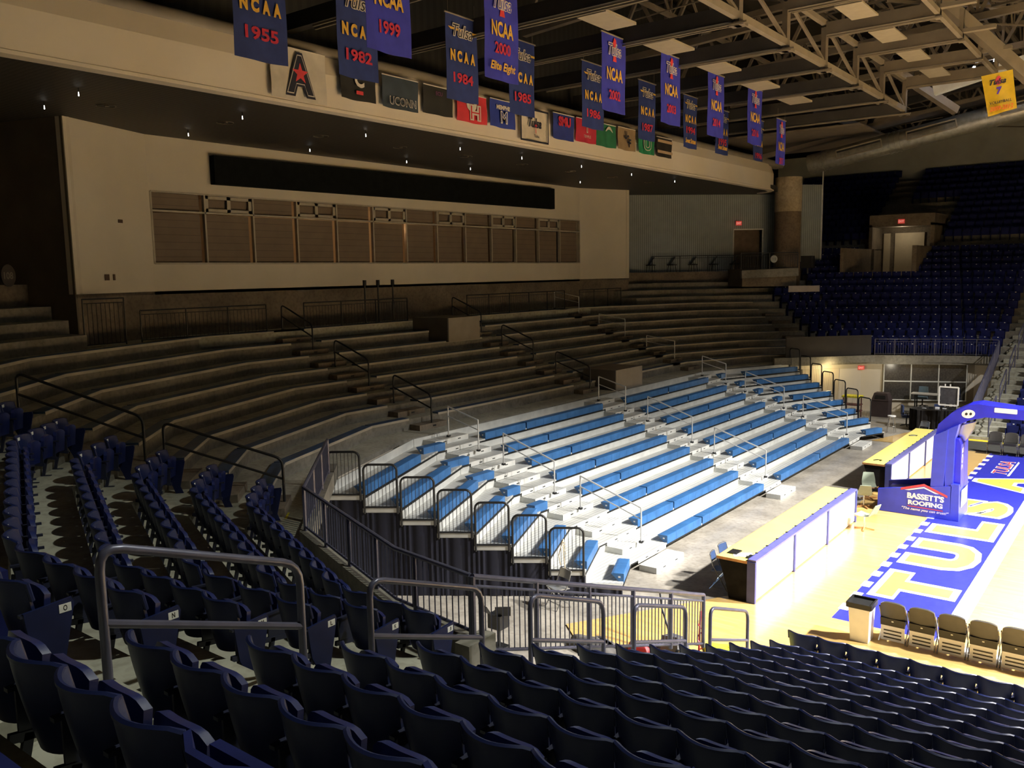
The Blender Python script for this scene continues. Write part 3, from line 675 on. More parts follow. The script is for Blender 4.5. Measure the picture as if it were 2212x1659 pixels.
# aisle steps
AIS = [('near', 17.72, 19.16), ('centre', 26.1, 27.45), ('far', 34.85, 36.22)]
for nm, y0, y1 in AIS:
    for i in range(0, 9):
        z = BZ(i) if i else 0; xf = BX(i + 1) + (.44 if i else .50)
        yy0, yy1 = y0 + .05 * (i - 4) * (nm == 'centre'), y1 + .05 * (i - 4) * (nm == 'centre')
        r = thing('aisle_step', 'pale step box on the %s in the %s bleacher aisle' % ('floor' if i == 0 else ROWN[i] + ' deck', nm), 'step', (xf - .2, (y0 + y1) / 2, z), 'pale aisle step boxes')
        s = MB().box((BX(i + 1) - .05 if i else BX(1) + .03, yy0, z + (.001)), (xf, yy1, z + .145)); obj('step_box', s, M_deckp, r)
        g = MB()
        for k in range(4): g.box((xf - .08 - .09 * k, yy0 + .02, z + .145), (xf - .075 - .09 * k, yy1 - .02, z + .147))
        for k in (.28, .72):
            c = yy0 + (yy1 - yy0) * k; g.box((xf, c - .06, z + .065), (xf + .004, c + .06, z + .09))
        obj('grip_marks', g, M_black, r)
        if i:
            g = MB()
            for k in (.3, .7): c = yy0 + (yy1 - yy0) * k; g.box((BX(i), c - .06, z - .10), (BX(i) + .005, c + .06, z - .075))
            g.box((BX(i) - .003, yy0, z - .15), (BX(i) + .001, yy1, z)); g.m = 0
            obj('deck_edge_plate', MB().box((BX(i) - .003, yy0, z - .13), (BX(i) + .002, yy1, z)), M_deckp, r)
            e = MB()
            for k in (.3, .7): c = yy0 + (yy1 - yy0) * k; e.box((BX(i) + .002, c - .06, z - .09), (BX(i) + .005, c + .06, z - .065))
            obj('edge_slots', e, M_black, r)
def post_rail(p, q, z0, z1, lab, group, m, h=.9, rr=.02):
    r = thing('handrail', lab, 'handrail', (*p, z0), group)
    for a, z in ((p, z0), (q, z1)):
        obj('post', MB().tube([(*a, z), (*a, z + h)], rr, 8), m, r, True)
        obj('post_socket', MB().box((a[0] - .045, a[1] - .045, z), (a[0] + .045, a[1] + .045, z + .05)), M_black, r)
    obj('top_rail', MB().tube([(*p, z0 + h), (*q, z1 + h)], rr * 1.1, 8), m, r, True)
    obj('mid_rail', MB().tube([(*p, z0 + h * .68), (*q, z1 + h * .68)], rr * .8, 8), m, r, True)
    return r
for nm, y in (('near', 18.42), ('centre', 26.72), ('far', 35.5)):
    for k, (xa, xb, za, zb) in enumerate(((-10.18, -11.98, .44, 1.02), (-12.8, -14.52, 1.31, 1.89), (-15.42, -16.55, 2.18, 2.48))):
        post_rail((xa, y), (xb, y), za, zb, 'white tube handrail in the %s bleacher aisle, %s of three' % (nm, ('lowest', 'middle', 'highest')[k]), 'white bleacher handrails', M_railw)
# guard panels and curtains on the slanted ends
def guard(a, b, z, lab, far):
    a, b = Vector((*a, 0)), Vector((*b, 0)); r = thing('barred_barrier', lab, 'guard rail', (*((a + b) / 2).to_2d(), z), 'black barred guard panels')
    d = (b - a).normalized(); L = (b - a).length; U = Vector((0, 0, 1)); rr = .13; h0, h1 = z - .12, z + 1.0
    pts = [a + U * h0, a + U * (h1 - rr)] + [a + d * (rr - rr * math.cos(t)) + U * (h1 - rr + rr * math.sin(t)) for t in (.4, .8, 1.2)] + [a + d * rr + U * h1, b - d * rr + U * h1]
    pts += [b - d * (rr - rr * math.cos(t)) + U * (h1 - rr + rr * math.sin(t)) for t in (1.2, .8, .4)] + [b + U * (h1 - rr), b + U * h0]
    obj('frame', MB().tube(pts, .026, 8), M_black, r, True)
    obj('bottom_rail', MB().tube([a + U * (z + .03), b + U * (z + .03)], .022, 6), M_black, r)
    m = MB(); k = 9
    for j in range(1, k): p = a + d * (L * j / k); m.tube([p + U * (z + .03), p + U * h1], .007, 5)
    obj('bars', m, M_black, r)
for i in range(1, 9):
    A, B = Vector(side_pt(i)), Vector(side_pt(i + 1)); off = Vector((.02, -.03)); d = (B - A).normalized()
    if i > 1: guard(A + d * .04 + off, B + d * -.04 + off, BZ(i), 'black barred guard panel on the near bleacher end, %s row' % ROWN[i], 0); guard(mir(A + d * .04 + off), mir(B - d * .04 + off), BZ(i), 'black barred guard panel on the far bleacher end, %s row' % ROWN[i], 1)
    for far in (0, 1):
        if far: a, b = Vector(mir(A)), Vector(mir(B))
        else: a, b = A, B
        d = (b - a).normalized(); nrm = Vector((-d.y, d.x)); L = (b - a).length; zt = BZ(i) - .1
        fn = lambda u, v: (a.x + d.x * L * u + nrm.x * .03 * math.sin(u * 30 + 3 * math.sin(u * 7)) * .5, a.y + d.y * L * u + nrm.y * .03 * math.sin(u * 30 + 3 * math.sin(u * 7)) * .5, .01 + (zt - .01) * v)
        fk = lambda u, v: (a.x + d.x * L * u + nrm.x * (.02 + .03 * math.sin(u * 30 + 3 * math.sin(u * 7)) * .5), a.y + d.y * L * u + nrm.y * (.02 + .03 * math.sin(u * 30 + 3 * math.sin(u * 7)) * .5), .01 + (zt - .01) * v)
        tag(obj('skirt_curtain', MB().grid(fn, 34, 1, fk), M_skirt), 'dark pleated curtain under the %s deck at the %s bleacher end' % (ROWN[i], 'far' if far else 'near'), 'curtain', 'dark curtains under the bleacher ends')
# under-structure closing the front of the lowest deck
# ------------------------------------------------------------------ concrete end rows: bench planks, step blocks, looped rails
secs = [('left of the first concrete aisle', 0), ('between the concrete aisles', 1), ('right of the second concrete aisle', 2)]
AY = (18.95, 27.95, 36.95)
M_plank = mat('plank_blue', (.035, .075, .15), .5, noise=(2, .3)); M_plf = mat('plank_face', (.42, .38, .30), .7, noise=(1.5, .2))
def plank(pts, z, lab, blue):
    m = MB(); m2 = MB(); B3 = Vector((0, 0, 1))
    for a, b in zip(pts[:-1], pts[1:]):
        a3, b3 = Vector((*a, z)), Vector((*b, z)); d = (b3 - a3).normalized(); back = Vector((d.y, -d.x, 0)) * -1
        if back.x > 0 and abs(back.x) > .3: back = -back
        m.sweep([(-.02, .0), (-.02, .045), (.27, .045), (.27, .0)], a3, b3, out=back)
        m2.sweep([(-.028, -.03), (-.028, .038), (-.021, .038), (-.021, -.03)], a3, b3, out=back)
    c = Vector((*pts[len(pts) // 2], z)); r = thing('bench_plank', lab, 'bench', c, 'plank benches on the concrete rows')
    obj('seat_board', m, M_plank, r); obj('front_edge', m2, M_plf, r)
for r in range(11, 19):
    nm = ORD[r - 10]
    V45, V67 = meet(2, 3, r), meet(3, 4, r)
    c = cc(2, r); t = 18.05; D = (-R2 * c - R2 * t, -R2 * c + R2 * t); x = -cc(4, r)
    if V45[1] > D[1] + .1: plist = [D, V45, V67, (x, AY[0] - .65)]
    else: plist = [V45, V67, (x, AY[0] - .65)]
    # sweeping benches
    plank(plist, ZT[r], 'long curved plank bench on the %s concrete row, near corner' % nm, True)
    plank([(x, AY[0] + .65), (x, AY[1] - .65)], ZT[r], 'straight plank bench on the %s concrete row, between the first two looped-rail aisles' % nm, True)
    plank([(x, AY[1] + .65), (x, AY[2] - .65)], ZT[r], 'plank bench on the %s concrete row behind the centre of the bleachers' % nm, True)
    q = [mir(p) for p in plist][::-1]; plank(q, ZT[r], 'long curved plank bench on the %s concrete row, far corner' % nm, True)
    for k, y in enumerate(AY):
        s = thing('step_block', 'concrete step block below the %s row in the %s concrete aisle' % (nm, ('first', 'second', 'third')[k]), 'step', (x + .2, y, ZT[r - 1]), 'concrete step blocks in the end stand')
        obj('block', MB().box((x, y - .6, ZT[r - 1]), (x + .42, y + .6, ZT[r - 1] + .165)), M_concb, s)
        g = MB(); g.box((x + .42, y - .02, ZT[r - 1] + .06), (x + .424, y + .12, ZT[r - 1] + .11)); obj('slot', g, M_black, s)
def loop_rail(a, b, za, zb, lab, group, m=M_raild, h=.92, rr=.028, cap=.16, name='handrail', cat='handrail'):
    """bent tube rail: lower post a, upper post b"""
    a, b = Vector((*a, 0)), Vector((*b, 0)); U = Vector((0, 0, 1)); r = thing(name, lab, cat, (a.x, a.y, za), group)
    A, B = a + U * (za + h), b + U * (zb + h); d = (B - A).normalized(); q = cap
    def corner(P, d1, d2): return [P + d1 * q * (1 - t) ** 2 + d2 * q * t ** 2 for t in (0, .25, .5, .75, 1)]
    pts = [a + U * za] + corner(A, -U, d) + corner(B, -d, -U) + [b + U * zb]
    obj('rail_loop', MB().tube(pts, rr, 10), m, r, True)
    obj('mid_rail', MB().tube([a + U * (za + h * .55), b + U * (zb + h * .55)], rr * .9, 8), m, r, True)
    return r
k = 0
for j, y in enumerate(AY[:2]):
    for n, (r0, r1) in enumerate(((10, 12), (13, 15), (16, 18))):
        xa, xb = -cc(4, r0 + 1) + .35, -cc(4, r1 + 1) + .55
        loop_rail((xa, y), (xb, y), ZT[r0] + .1, ZT[r1], 'dark looped handrail in the %s concrete aisle, %s of three' % (('first', 'second')[j], ('lowest', 'middle', 'highest')[n]), 'dark looped handrails of the concrete stand')
for n, (r0, r1) in enumerate(((11, 12), (14, 15), (17, 18))):
    xa, xb = -cc(4, r0 + 1) + .3, -cc(4, r1 + 1) + .3
    post_rail((xa, 36.95), (xb - .6, 36.95), ZT[r0] + .1, ZT[r1], 'thin pale handrail in the dark third concrete aisle, %s of three' % ('lowest', 'middle', 'highest')[n], 'pale handrails of the third concrete aisle', M_railw)
for n, (r0, r1) in enumerate(((10, 11), (14, 16))): pass
# corner aisle between the curved seat block and the concrete rows
def c45p(cv, t): return (-R2 * cv - R2 * t, -R2 * cv + R2 * t)
loop_rail(c45p(cc(2, 11) - .35, 17.3), c45p(cc(2, 13) + .15, 17.3), ZT[10] + .12, ZT[13], 'bent tube handrail at the end of the curved seat block, beside the lowest rows', 'handrails beside the curved seat block')
loop_rail(c45p(cc(2, 14) - .35, 17.3), c45p(cc(2, 16) + .15, 17.3), ZT[13] + .12, ZT[16], 'bent tube handrail at the end of the curved seat block, higher up at the left', 'handrails beside the curved seat block')
mb = MB()
for r in range(11, 18):
    for far in (0, 1):
        c = cc(2, r); P = [c45p(c - .42, 16.75), c45p(c, 16.75), c45p(c, 17.85), c45p(c - .42, 17.85)]
        if far: P = [mir(p) for p in P]
        mb.prism(P, ZT[r - 1], ZT[r - 1] + .16)
struct('trim_corner_aisle_steps', mb, M_concb)
# camera boxes on the concrete stand
def crate(name, a, b, lab, cat='platform'):
    r = thing(name, lab, cat, ((a[0] + b[0]) / 2, (a[1] + b[1]) / 2, a[2]))
    obj('front_board', MB().box((b[0] - .03, a[1], a[2]), b), mat('plywood_grey', (.30, .255, .20), .8, noise=(2, .1)), r)
    obj('side_board', MB().box((a[0], a[1] - .03, a[2]), (b[0] - .03, a[1], b[2])), mat('board_dark', (.10, .085, .07), .8, noise=(2, .1)), r)
    obj('top_board', MB().box((a[0], a[1], b[2] - .03), (b[0] - .03, b[1], b[2])), mat('board_mid', (.17, .145, .11), .8, noise=(2, .1)), r)
    return r
crate('camera_platform', (-24.3, 25.1, ZT[16]), (-22.4, 27.0, ZT[17] + .55), 'plywood camera platform boxed in at the top of the second concrete aisle')
crate('camera_platform', (-18.6, 28.9, ZT[10]), (-17.1, 31.0, 3.35), 'grey plywood platform standing just behind the bleachers')
# rail along the cross aisle
def picket_rail(name, pts, z, h, lab, m, posts=None, gap=.14, pr=.008, r=.022, cat='railing', up2=True):
    o = thing(name, lab, cat, (*pts[0], z if not callable(z) else z(0)))
    zf = z if callable(z) else (lambda t: z)
    P = [Vector((*p, 0)) for p in pts]; Ls = [0]
    for a, b in zip(P[:-1], P[1:]): Ls.append(Ls[-1] + (b - a).length)
    def at(s):
        for i in range(len(P) - 1):
            if s <= Ls[i + 1] + 1e-6:
                t = (s - Ls[i]) / (Ls[i + 1] - Ls[i]); return P[i].lerp(P[i + 1], t)
        return P[-1]
    L = Ls[-1]
    up = lambda s, k: at(s) + Vector((0, 0, zf(s / L) + k))
    key = sorted(set(Ls)); fine = key
    obj('top_rail', MB().tube([up(s, h) for s in fine], r, 8), m, o, True)
    if up2: obj('upper_rail', MB().tube([up(s, h - .12) for s in fine], r * .6, 6), m, o)
    obj('bottom_rail', MB().tube([up(s, .07) for s in fine], r * .7, 6), m, o)
    n = posts or max(1, round(L / 1.6))
    for k in range(n + 1): s = min(L * k / n, L - 1e-4); obj('post', MB().tube([up(s, 0), up(s, h)], r * 1.05, 6), m, o)
    g = MB(); s = gap
    while s < L - .05: g.tube([up(s, .07), up(s, h - (.12 if up2 else .01))], pr, 4); s += gap
    obj('pickets', g, m, o); return o
xr = -24.42
for y0, y1, lab in ((13.6, 18.1, 'dark picket railing of the cross aisle, left of the first concrete aisle'), (19.7, 24.9, 'dark picket railing of the cross aisle, behind the camera platform'), (28.6, 36.2, 'dark picket railing of the cross aisle, right of the second concrete aisle'), (37.6, 41.8, 'dark picket railing of the cross aisle at its far end')):
    picket_rail('picket_railing', [(xr, y0), (xr, y1)], ZT[18], .95, lab, M_raild)
picket_rail('picket_railing', [(-24.0, 11.7), (-24.2, 13.0)], ZT[18], 1.35, 'tall dark railing panel at the left end of the cross aisle', M_raild)
P0 = [mir(meet(1, 2, 22, .1)), mir(meet(2, 3, 22, .1))]
picket_rail('picket_railing', [(P0[0][0] - .5, P0[0][1] - .5), P0[1]], 7.1, .95, 'dark railing round the far corner platform with chairs behind it', M_raild)
P0 = [meet(2, 3, 22, .1), meet(1, 2, 22, .1)]
picket_rail('picket_railing', [P0[0], (P0[1][0], P0[1][1])], 7.1, .95, 'dark railing on the near corner platform at the left edge', M_raild)
for k, (y, x) in enumerate(((22.9, -24.7), (23.6, -24.7), (24.4, -24.7))):
    m = MB(); m.tube([(x, y, ZT[18]), (x, y, ZT[18] + 1.6)], .03, 8); m.box((x - .2, y - .03, ZT[18]), (x + .2, y + .03, ZT[18] + .03)); m.box((x - .05, y - .05, ZT[18] + 1.5), (x + .05, y + .05, ZT[18] + 1.7))
    tag(obj('speaker_pole', m, M_black, None), 'black equipment pole by the end wall, %s of three from the left' % ('first', 'second', 'third')[k], 'pole', 'black poles on the cross aisle')
# ------------------------------------------------------------------ rails of the near stand
for n, (ya, za, yb_, zb) in enumerate(((4.42, 4.80, 2.75, 5.40), (6.80, 3.84, 5.20, 4.43), (9.30, 2.88, 7.68, 3.49), (11.75, 2.0, 10.12, 2.57), (14.25, 1.10, 12.65, 1.69))):
    loop_rail((-5.7, ya), (-5.7, yb_), za - 1.22, zb - 1.22, 'grey looped handrail in the near seat aisle, %s from the court' % ORD[5 - n], 'grey looped handrails of the near seat aisle', M_rail, h=1.22, rr=.03 if n else .034, cap=.18)
for n, (ya, za, yb_, zb) in enumerate(((11.7, 2.0, 10.1, 2.6), (9.3, 2.9, 7.7, 3.5), (14.2, 1.1, 12.6, 1.7), (6.8, 3.9, 5.2, 4.4))):
    loop_rail((-5.7, YM - ya), (-5.7, YM - yb_), za - 1.22, zb - 1.22, 'handrail on the far concrete stairs, %s from the court' % ORD[(2, 3, 1, 4)[n]], 'handrails on the far stairs', M_rail, h=1.22)
picket_rail('guard_railing', CURB[:3], 2.86, .76, 'grey barred railing on the curb in front of the curved seat block', M_rail, posts=5, gap=.115, pr=.011, r=.032, up2=False)
picket_rail('guard_railing', [CURB[2], (-14.6, 12.25)], 2.86, .76, 'grey barred railing running from the curb corner to the concrete rows', M_rail, posts=3, gap=.115, pr=.011, r=.032, up2=False)
picket_rail('aisle_railing', [(-6.42, 7.5), (-6.42, 13.95)], lambda t: 2.62 - 2.28 * t, 1.0, 'long sloping barred railing down the court side of the near aisle', M_rail, posts=5, gap=.115, pr=.010, r=.034)
o = picket_rail('aisle_railing', [(-6.42, YM - 7.5), (-6.42, YM - 13.95)], lambda t: 2.62 - 2.28 * t, 1.0, 'sloping bluish railing beside the far concrete stairs', M_rail, posts=5, gap=.09, pr=.022, r=.03)
picket_rail('guard_railing', [mir(p) for p in CURB[:3]], 2.86, .8, 'thin dark railing in front of the far navy seats', M_rail, posts=6, gap=.115, pr=.008, r=.018)
m = MB(); a, b = mir((-11.75, 9.30)), mir((-14.9, 12.45)); m.bar((*a, 3.27), (*b, 3.27), .05, 1.18)
tag(obj('masking_board', m, mat('brown_board', (.022, .017, .014), .7, noise=(2, .2))), 'plain dark brown board on the far balcony front above the doors', 'board')
# ------------------------------------------------------------------ press tables
def table(y0, y1, lab, clut):
    r = thing('scorer_table', lab, 'table', (-7.2, (y0 + y1) / 2, .02)); xb, xf = -7.62, -6.92
    obj('table_top', MB().box((xb, y0, .90), (xf, y1, .94)), M_tabtop, r)
    e = MB().box((xb, y0 - .012, .885), (xf, y0, .945)); e.box((xb - .01, y0, .885), (xb, y1, .94)); obj('top_edge', e, M_tabedge, r)
    for y, s in ((y0 + .02, -1), (y1 - .02, 1)):
        p = MB(); p.add([(x, yy, z) for yy in (y, y + .02) for x, z in ((xb + .03, .885), (xf, .885), (xf, .02), (xb + .28, .02), (xb + .2, .35))], [(0, 1, 2, 3, 4), (9, 8, 7, 6, 5)] + [(i, 5 + i, 5 + (i + 1) % 5, (i + 1) % 5) for i in range(5)])
        obj('end_cloth', p, M_cloth, r)
    obj('back_cloth', MB().box((xf - .35, y0 + .05, .05), (xf - .33, y1 - .05, .885)), M_cloth, r)
    cb = MB()
    L = y1 - y0
    for k in range(4):
        y = y0 + L * k / 3; cb.box((xf, y - .045 if k else y0 - .02, .02), (xf + .185, y + .045 if k else y0 + .06, .94))
    cb.box((xf, y0, .90), (xf + .02, y1, .99)); obj('board_frame', cb, M_navy, r)
    obj('frame_cap', MB().box((xf + .02, y0, .945), (xf + .19, y1, .99)), mat('frame_lavender', (.12, .12, .32), .4, noise=(5, .1)), r)
    for k in range(3):
        a, b = y0 + L * k / 3 + .05, y0 + L * (k + 1) / 3 - .05
        q = obj('ad_panel', MB().box((xf + .10, a, .06), (xf + .15, b, .9)), M_ad, r)
        g = MB(); rnd = random.Random(k + int(y0))
        for j in range(10): yy = a + .15 + (b - a - .4) * rnd.random(); zz = .25 + .45 * rnd.random(); g.box((xf + .15, yy, zz), (xf + .151, yy + .12 * rnd.random() + .03, zz + .02))
        obj('faint_print', g, M_adg, q)
    c = MB(); y = y0 + .5
    while y < y1: c.box((xf - .02, y - .02, .94), (xf + .03, y + .02, 1.0)); y += .62
    obj('clips', c, M_black, r)
    return r
table(17.22, 24.66, 'long yellow-topped scorer table with white front panels nearest the bleachers', 0)
table(28.42, 35.7, 'yellow-topped scorer table beyond the basket stanchion', 1)
m = MB(); m.tube([(-7.3 + .12 * math.cos(t) , 29.0 + .1 * math.sin(1.7 * t), .95) for t in [i * .5 for i in range(16)]], .008, 5)
tag(obj('coiled_cable', m, M_black), 'small tangle of dark cable on the near end of the far scorer table', 'cable')
m = MB(); m.tube([(-7.35 + .13 * math.cos(t), 34.0 + .1 * math.sin(1.3 * t), .955) for t in [i * .5 for i in range(14)]], .011, 5)
tag(obj('coiled_cable', m, M_black), 'dark cable lying near the far end of the far scorer table', 'cable')
r = thing('paper_stack', 'pile of white papers on the near end of the scorer table', 'papers', (-7.2, 17.6, .94))
for k in range(4): a = random.random() * .3; obj('sheet', MB().bar((-7.34 + k * .06, 17.45 + k * .05, .944 + .004 * k), (-7.1 + k * .05, 17.5 + a, .944 + .004 * k), .21, .003), M_white, r)
m = MB().box((-7.5, 17.5, .94), (-7.28, 17.8, .965)); m.box((-7.47, 17.53, .965), (-7.31, 17.77, .97)); tag(obj('keyboard_tray', m, M_black), 'flat black equipment case beside the papers on the scorer table', 'case')
m = MB().box((-7.02, 17.4, .95), (-6.95, 17.62, .97)); m.box((-7.02, 17.4, .95), (-7.0, 17.42, 1.0)); tag(obj('control_box', m, M_black), 'small black control box at the front corner of the scorer table', 'box')
# ------------------------------------------------------------------ basket stanchion
r = thing('basket_stanchion', 'padded royal blue basketball goal stanchion beside the court', 'basketball goal', (-5.5, 26.95, .02))
y0, y1 = 26.28, 27.62
def side_prism(pts, a, b):
    n = len(pts); m = MB(); m.add([(x, a, z) for x, z in pts] + [(x, b, z) for x, z in pts], [tuple(range(n)), tuple(range(2 * n - 1, n - 1, -1))] + [(i, n + i, n + (i + 1) % n, (i + 1) % n) for i in range(n)]); return m
b = side_prism([(-6.58, .03), (-4.62, .03), (-4.62, 1.02), (-6.58, .68)], y0, y0 + .12); obj('side_pad', b, M_bluepad, r)
b = side_prism([(-6.58, .03), (-4.62, .03), (-4.62, 1.02), (-6.58, .68)], y1 - .12, y1); obj('side_pad', b, M_bluepad, r)
b = side_prism([(-4.62, .03), (-4.40, .03), (-4.43, 1.08), (-4.64, 1.08)], y0, y1); fp = obj('front_pad', b, M_bluepad, r)
obj('ballast_tray', MB().box((-6.5, y0 + .12, .1), (-4.7, y1 - .12, .42)), M_black, r)
b = MB().bar((-6.4, 26.95, .62), (-5.0, 26.95, .72), .5, .08); obj('machine_cover', b, M_bluepadd, r)
b = side_prism([(-5.17, .95), (-4.83, .95), (-4.78, 2.62), (-5.14, 2.42)], y0 + .02, y0 + .32); obj('rear_column_pad', b, M_bluepad, r)
b = side_prism([(-5.17, .95), (-4.83, .95), (-4.78, 2.62), (-5.14, 2.42)], y1 - .32, y1 - .02); obj('rear_column_pad', b, M_bluepad, r)
b = side_prism([(-4.80, .98), (-4.60, .96), (-4.60, 2.36), (-4.52, 2.78), (-4.84, 2.60), (-4.84, 1.75)], y0 + .05, y1 - .05); obj('front_column_pad', b, M_bluepad, r)
b = side_prism([(-4.60, .96), (-4.42, 1.0), (-4.45, 2.2), (-4.52, 2.36), (-4.60, 2.36)], y0 + .15, y1 - .15); obj('face_pad', b, M_bluepadd, r)
b = side_prism([(-5.14, 2.42), (-4.84, 2.60), (-4.52, 2.78), (-4.3, 2.9), (-3.9, 3.02), (-2.2, 3.02), (-2.2, 3.3), (-3.2, 3.3), (-4.1, 3.38), (-4.35, 3.32), (-4.75, 3.08), (-5.08, 2.72)], y0 + .25, y1 - .25); bm = obj('boom', b, M_bluepadd, r)
b = MB(); poly_mb(b, ell(0, 0, .17, .12), (-4.33, y0 + .247, 3.08), (1, 0, .1), (0, 0, 1)); obj('round_logo', b, M_white, bm)
b = MB(); poly_mb(b, ell(-.05, 0, .035, .04, 12), (-4.33, y0 + .244, 3.08), (1, 0, .1), (0, 0, 1)); poly_mb(b, ell(.06, 0, .035, .04, 12), (-4.33, y0 + .244, 3.08), (1, 0, .1), (0, 0, 1)); obj('logo_marks', b, M_black, bm)
b = MB(); poly_mb(b, round_rect(.55, .13, .02), (-3.42, y0 + .246, 3.24), (1, 0, -.02), (0, 0, 1)); obj('white_label', b, M_white, bm)
b = side_prism([(-4.60, 2.4), (-4.52, 2.7), (-4.2, 2.82), (-4.25, 2.6), (-4.42, 2.25)], y0 + .5, y1 - .5); obj('hinge_bracket', b, M_chrome, r)
b = MB(); text_mb(b, 'COOE', (-4.36, 26.95 - .25, 1.62), (.1, 0, 1), (0, 1, 0), 1.05, .16, bold=.0)
b = MB(); text_mb(b, 'COOE', (-4.43, y0 + .15 - .003, 1.62), (0.03, 0, 1), (-1, 0, 0), 1.0, .1); 
b2 = MB(); text_mb(b2, 'COOE', (-4.432, 26.6, 1.6), (0, 0, 1), (0, -1, 0), 1.0, .2); obj('column_lettering', b2, M_white, r)
lg = thing('x', '', '', (0, 0, 0)); bpy.data.objects.remove(lg)
yy = y0 - .004; X = (1, 0, 0); Z3 = (0, 0, 1)
b = MB(); poly_mb(b, [(-.62, .0), (.0, .19), (.62, -.07), (.62, -.14), (.0, .12), (-.62, -.07)], (-5.33, yy, .80), X, Z3); obj('logo_roof', b, M_red, r)
b = MB(); poly_mb(b, [(-.52, -.05), (.0, .10), (.40, -.06), (.3, -.06), (.0, .06), (-.4, -.05)], (-5.33, yy - .002, .80), X, Z3)
obj('logo_gable', b, M_white, r)
for s_, zz, w_, h_, bo, sh in (("BASSETT'S", .60, .98, .18, .05, 0), ('ROOFING', .40, .92, .14, .05, 0), ('"The name you can trust!"', .2, 1.25, .10, .02, .3)):
    b = MB(); text_mb(b, s_, (-5.28, yy - .002, zz), (1, 0, -.01), Z3, w_, h_, bold=bo, shear=sh); obj('logo_lettering', b, M_white, r)
b = MB(); poly_mb(b, [(-.47, -.01), (.47, -.03), (.47, -.06), (-.47, -.03)], (-5.28, yy - .002, .31), X, Z3); obj('logo_underline', b, M_red, r)
b = MB(); poly_mb(b, round_rect(.9, .5, .05), (-4.395, 26.95, .62), (0, 1, 0), Z3); obj('front_label', b, M_white, r)
# ------------------------------------------------------------------ bench chairs (padded folding)
def bench_chair(x, y, s, lab, g):
    """s=+1 faces +Y (seen from behind)"""
    r = thing('bench_chair', lab, 'chair', (x, y, .02), g, 0 if s > 0 else math.pi)
    def bk(u, v):
        U = 2 * u - 1; k = 1 - .22 * max(0, v - .55) ** 2 * 4 * (abs(U) ** 3)
        return (U * .225 * (1 - .25 * max(0, v - .6) ** 2), .03 * U * U - .10 * v, .47 + .36 * v - .05 * max(0, v - .5) * 2 * abs(U) ** 3)
    bf = lambda u, v: (lambda p: (p[0] * .95, p[1] + .07, p[2]))(bk(u, v))
    link('back_cushion', MB().grid(bk, 12, 7, bf).data('back_cushion', M_bc, True), r)
    link('back_cover', MB().hexa([(-.22, -.0, .33), (.22, -.0, .33), (.22, .05, .33), (-.22, .05, .33)], [(-.225, -.02, .48), (.225, -.02, .48), (.225, .04, .48), (-.225, .04, .48)]).data('back_cover', M_black), r)
    link('tag', MB().box((-.018, -.018, .42), (.018, -.008, .44)).data('tag', M_tag), r)
    link('seat_cushion', MB().hexa([(-.225, .04, .38), (.225, .04, .38), (.21, .47, .40), (-.21, .47, .40)], [(-.225, .05, .46), (.225, .05, .46), (.20, .46, .48), (-.20, .46, .48)]).data('seat_cushion', M_blk2), r)
    for me in BLEG: link('leg_frame', me, r)
    if s > 0: link('slotted_panel', BPAN[0], r); link('slots', BPAN[1], r)
    return r
p = MB().box((-.215, .018, .03), (.215, .037, .34)); sl = MB()
for k in range(3): sl.box((-.16, .012, .08 + .07 * k), (.16, .0175, .105 + .07 * k))
BPAN = [p.data('slotted_panel', M_white), sl.data('slots', M_black)]
BLEG = []
for q in (-1, 1): f = MB(); f.bar((q * .235, -.06, .72), (q * .235, .40, .02), .02, .035, side=(1, 0, 0)); f.bar((q * .235, .42, .42), (q * .235, -.02, .0), .02, .035, side=(1, 0, 0)); BLEG.append(f.data('leg_frame', M_chrome))
M_bc = mat('cushion_vinyl', (.05, .048, .045), .38, noise=(8, .1))
for k in range(8): bench_chair(-3.86 + .515 * k, 16.86, 1, 'black padded bench chair seen from behind, %s from the white waste bin' % ORD[k + 1], 'near row of padded bench chairs')
for k in range(4): bench_chair(-5.05 + .53 * k, 37.0, -1, 'black padded bench chair on the far sideline, %s from the left' % ORD[k + 1], 'far row of padded bench chairs')
r = thing('waste_bin', 'tall white waste bin with black liner beside the bench chairs', 'bin', (-4.4, 16.75, .02))
obj('bin_body', MB().hexa([(-4.55, 16.55, .02), (-4.22, 16.55, .02), (-4.22, 16.9, .02), (-4.55, 16.9, .02)], [(-4.6, 16.52, .74), (-4.2, 16.52, .74), (-4.2, 16.93, .74), (-4.6, 16.93, .74)]), M_white, r)
m = MB()
for (ax, ay), (bx, by) in (((-4.62, 16.5), (-4.18, 16.5)), ((-4.18, 16.5), (-4.18, 16.95)), ((-4.18, 16.95), (-4.62, 16.95)), ((-4.62, 16.95), (-4.62, 16.5))): m.bar((ax, ay, .75), (bx, by, .75), .035, .1)
m.box((-4.60, 16.52, .74), (-4.20, 16.93, .755)); obj('liner', m, M_black, r)
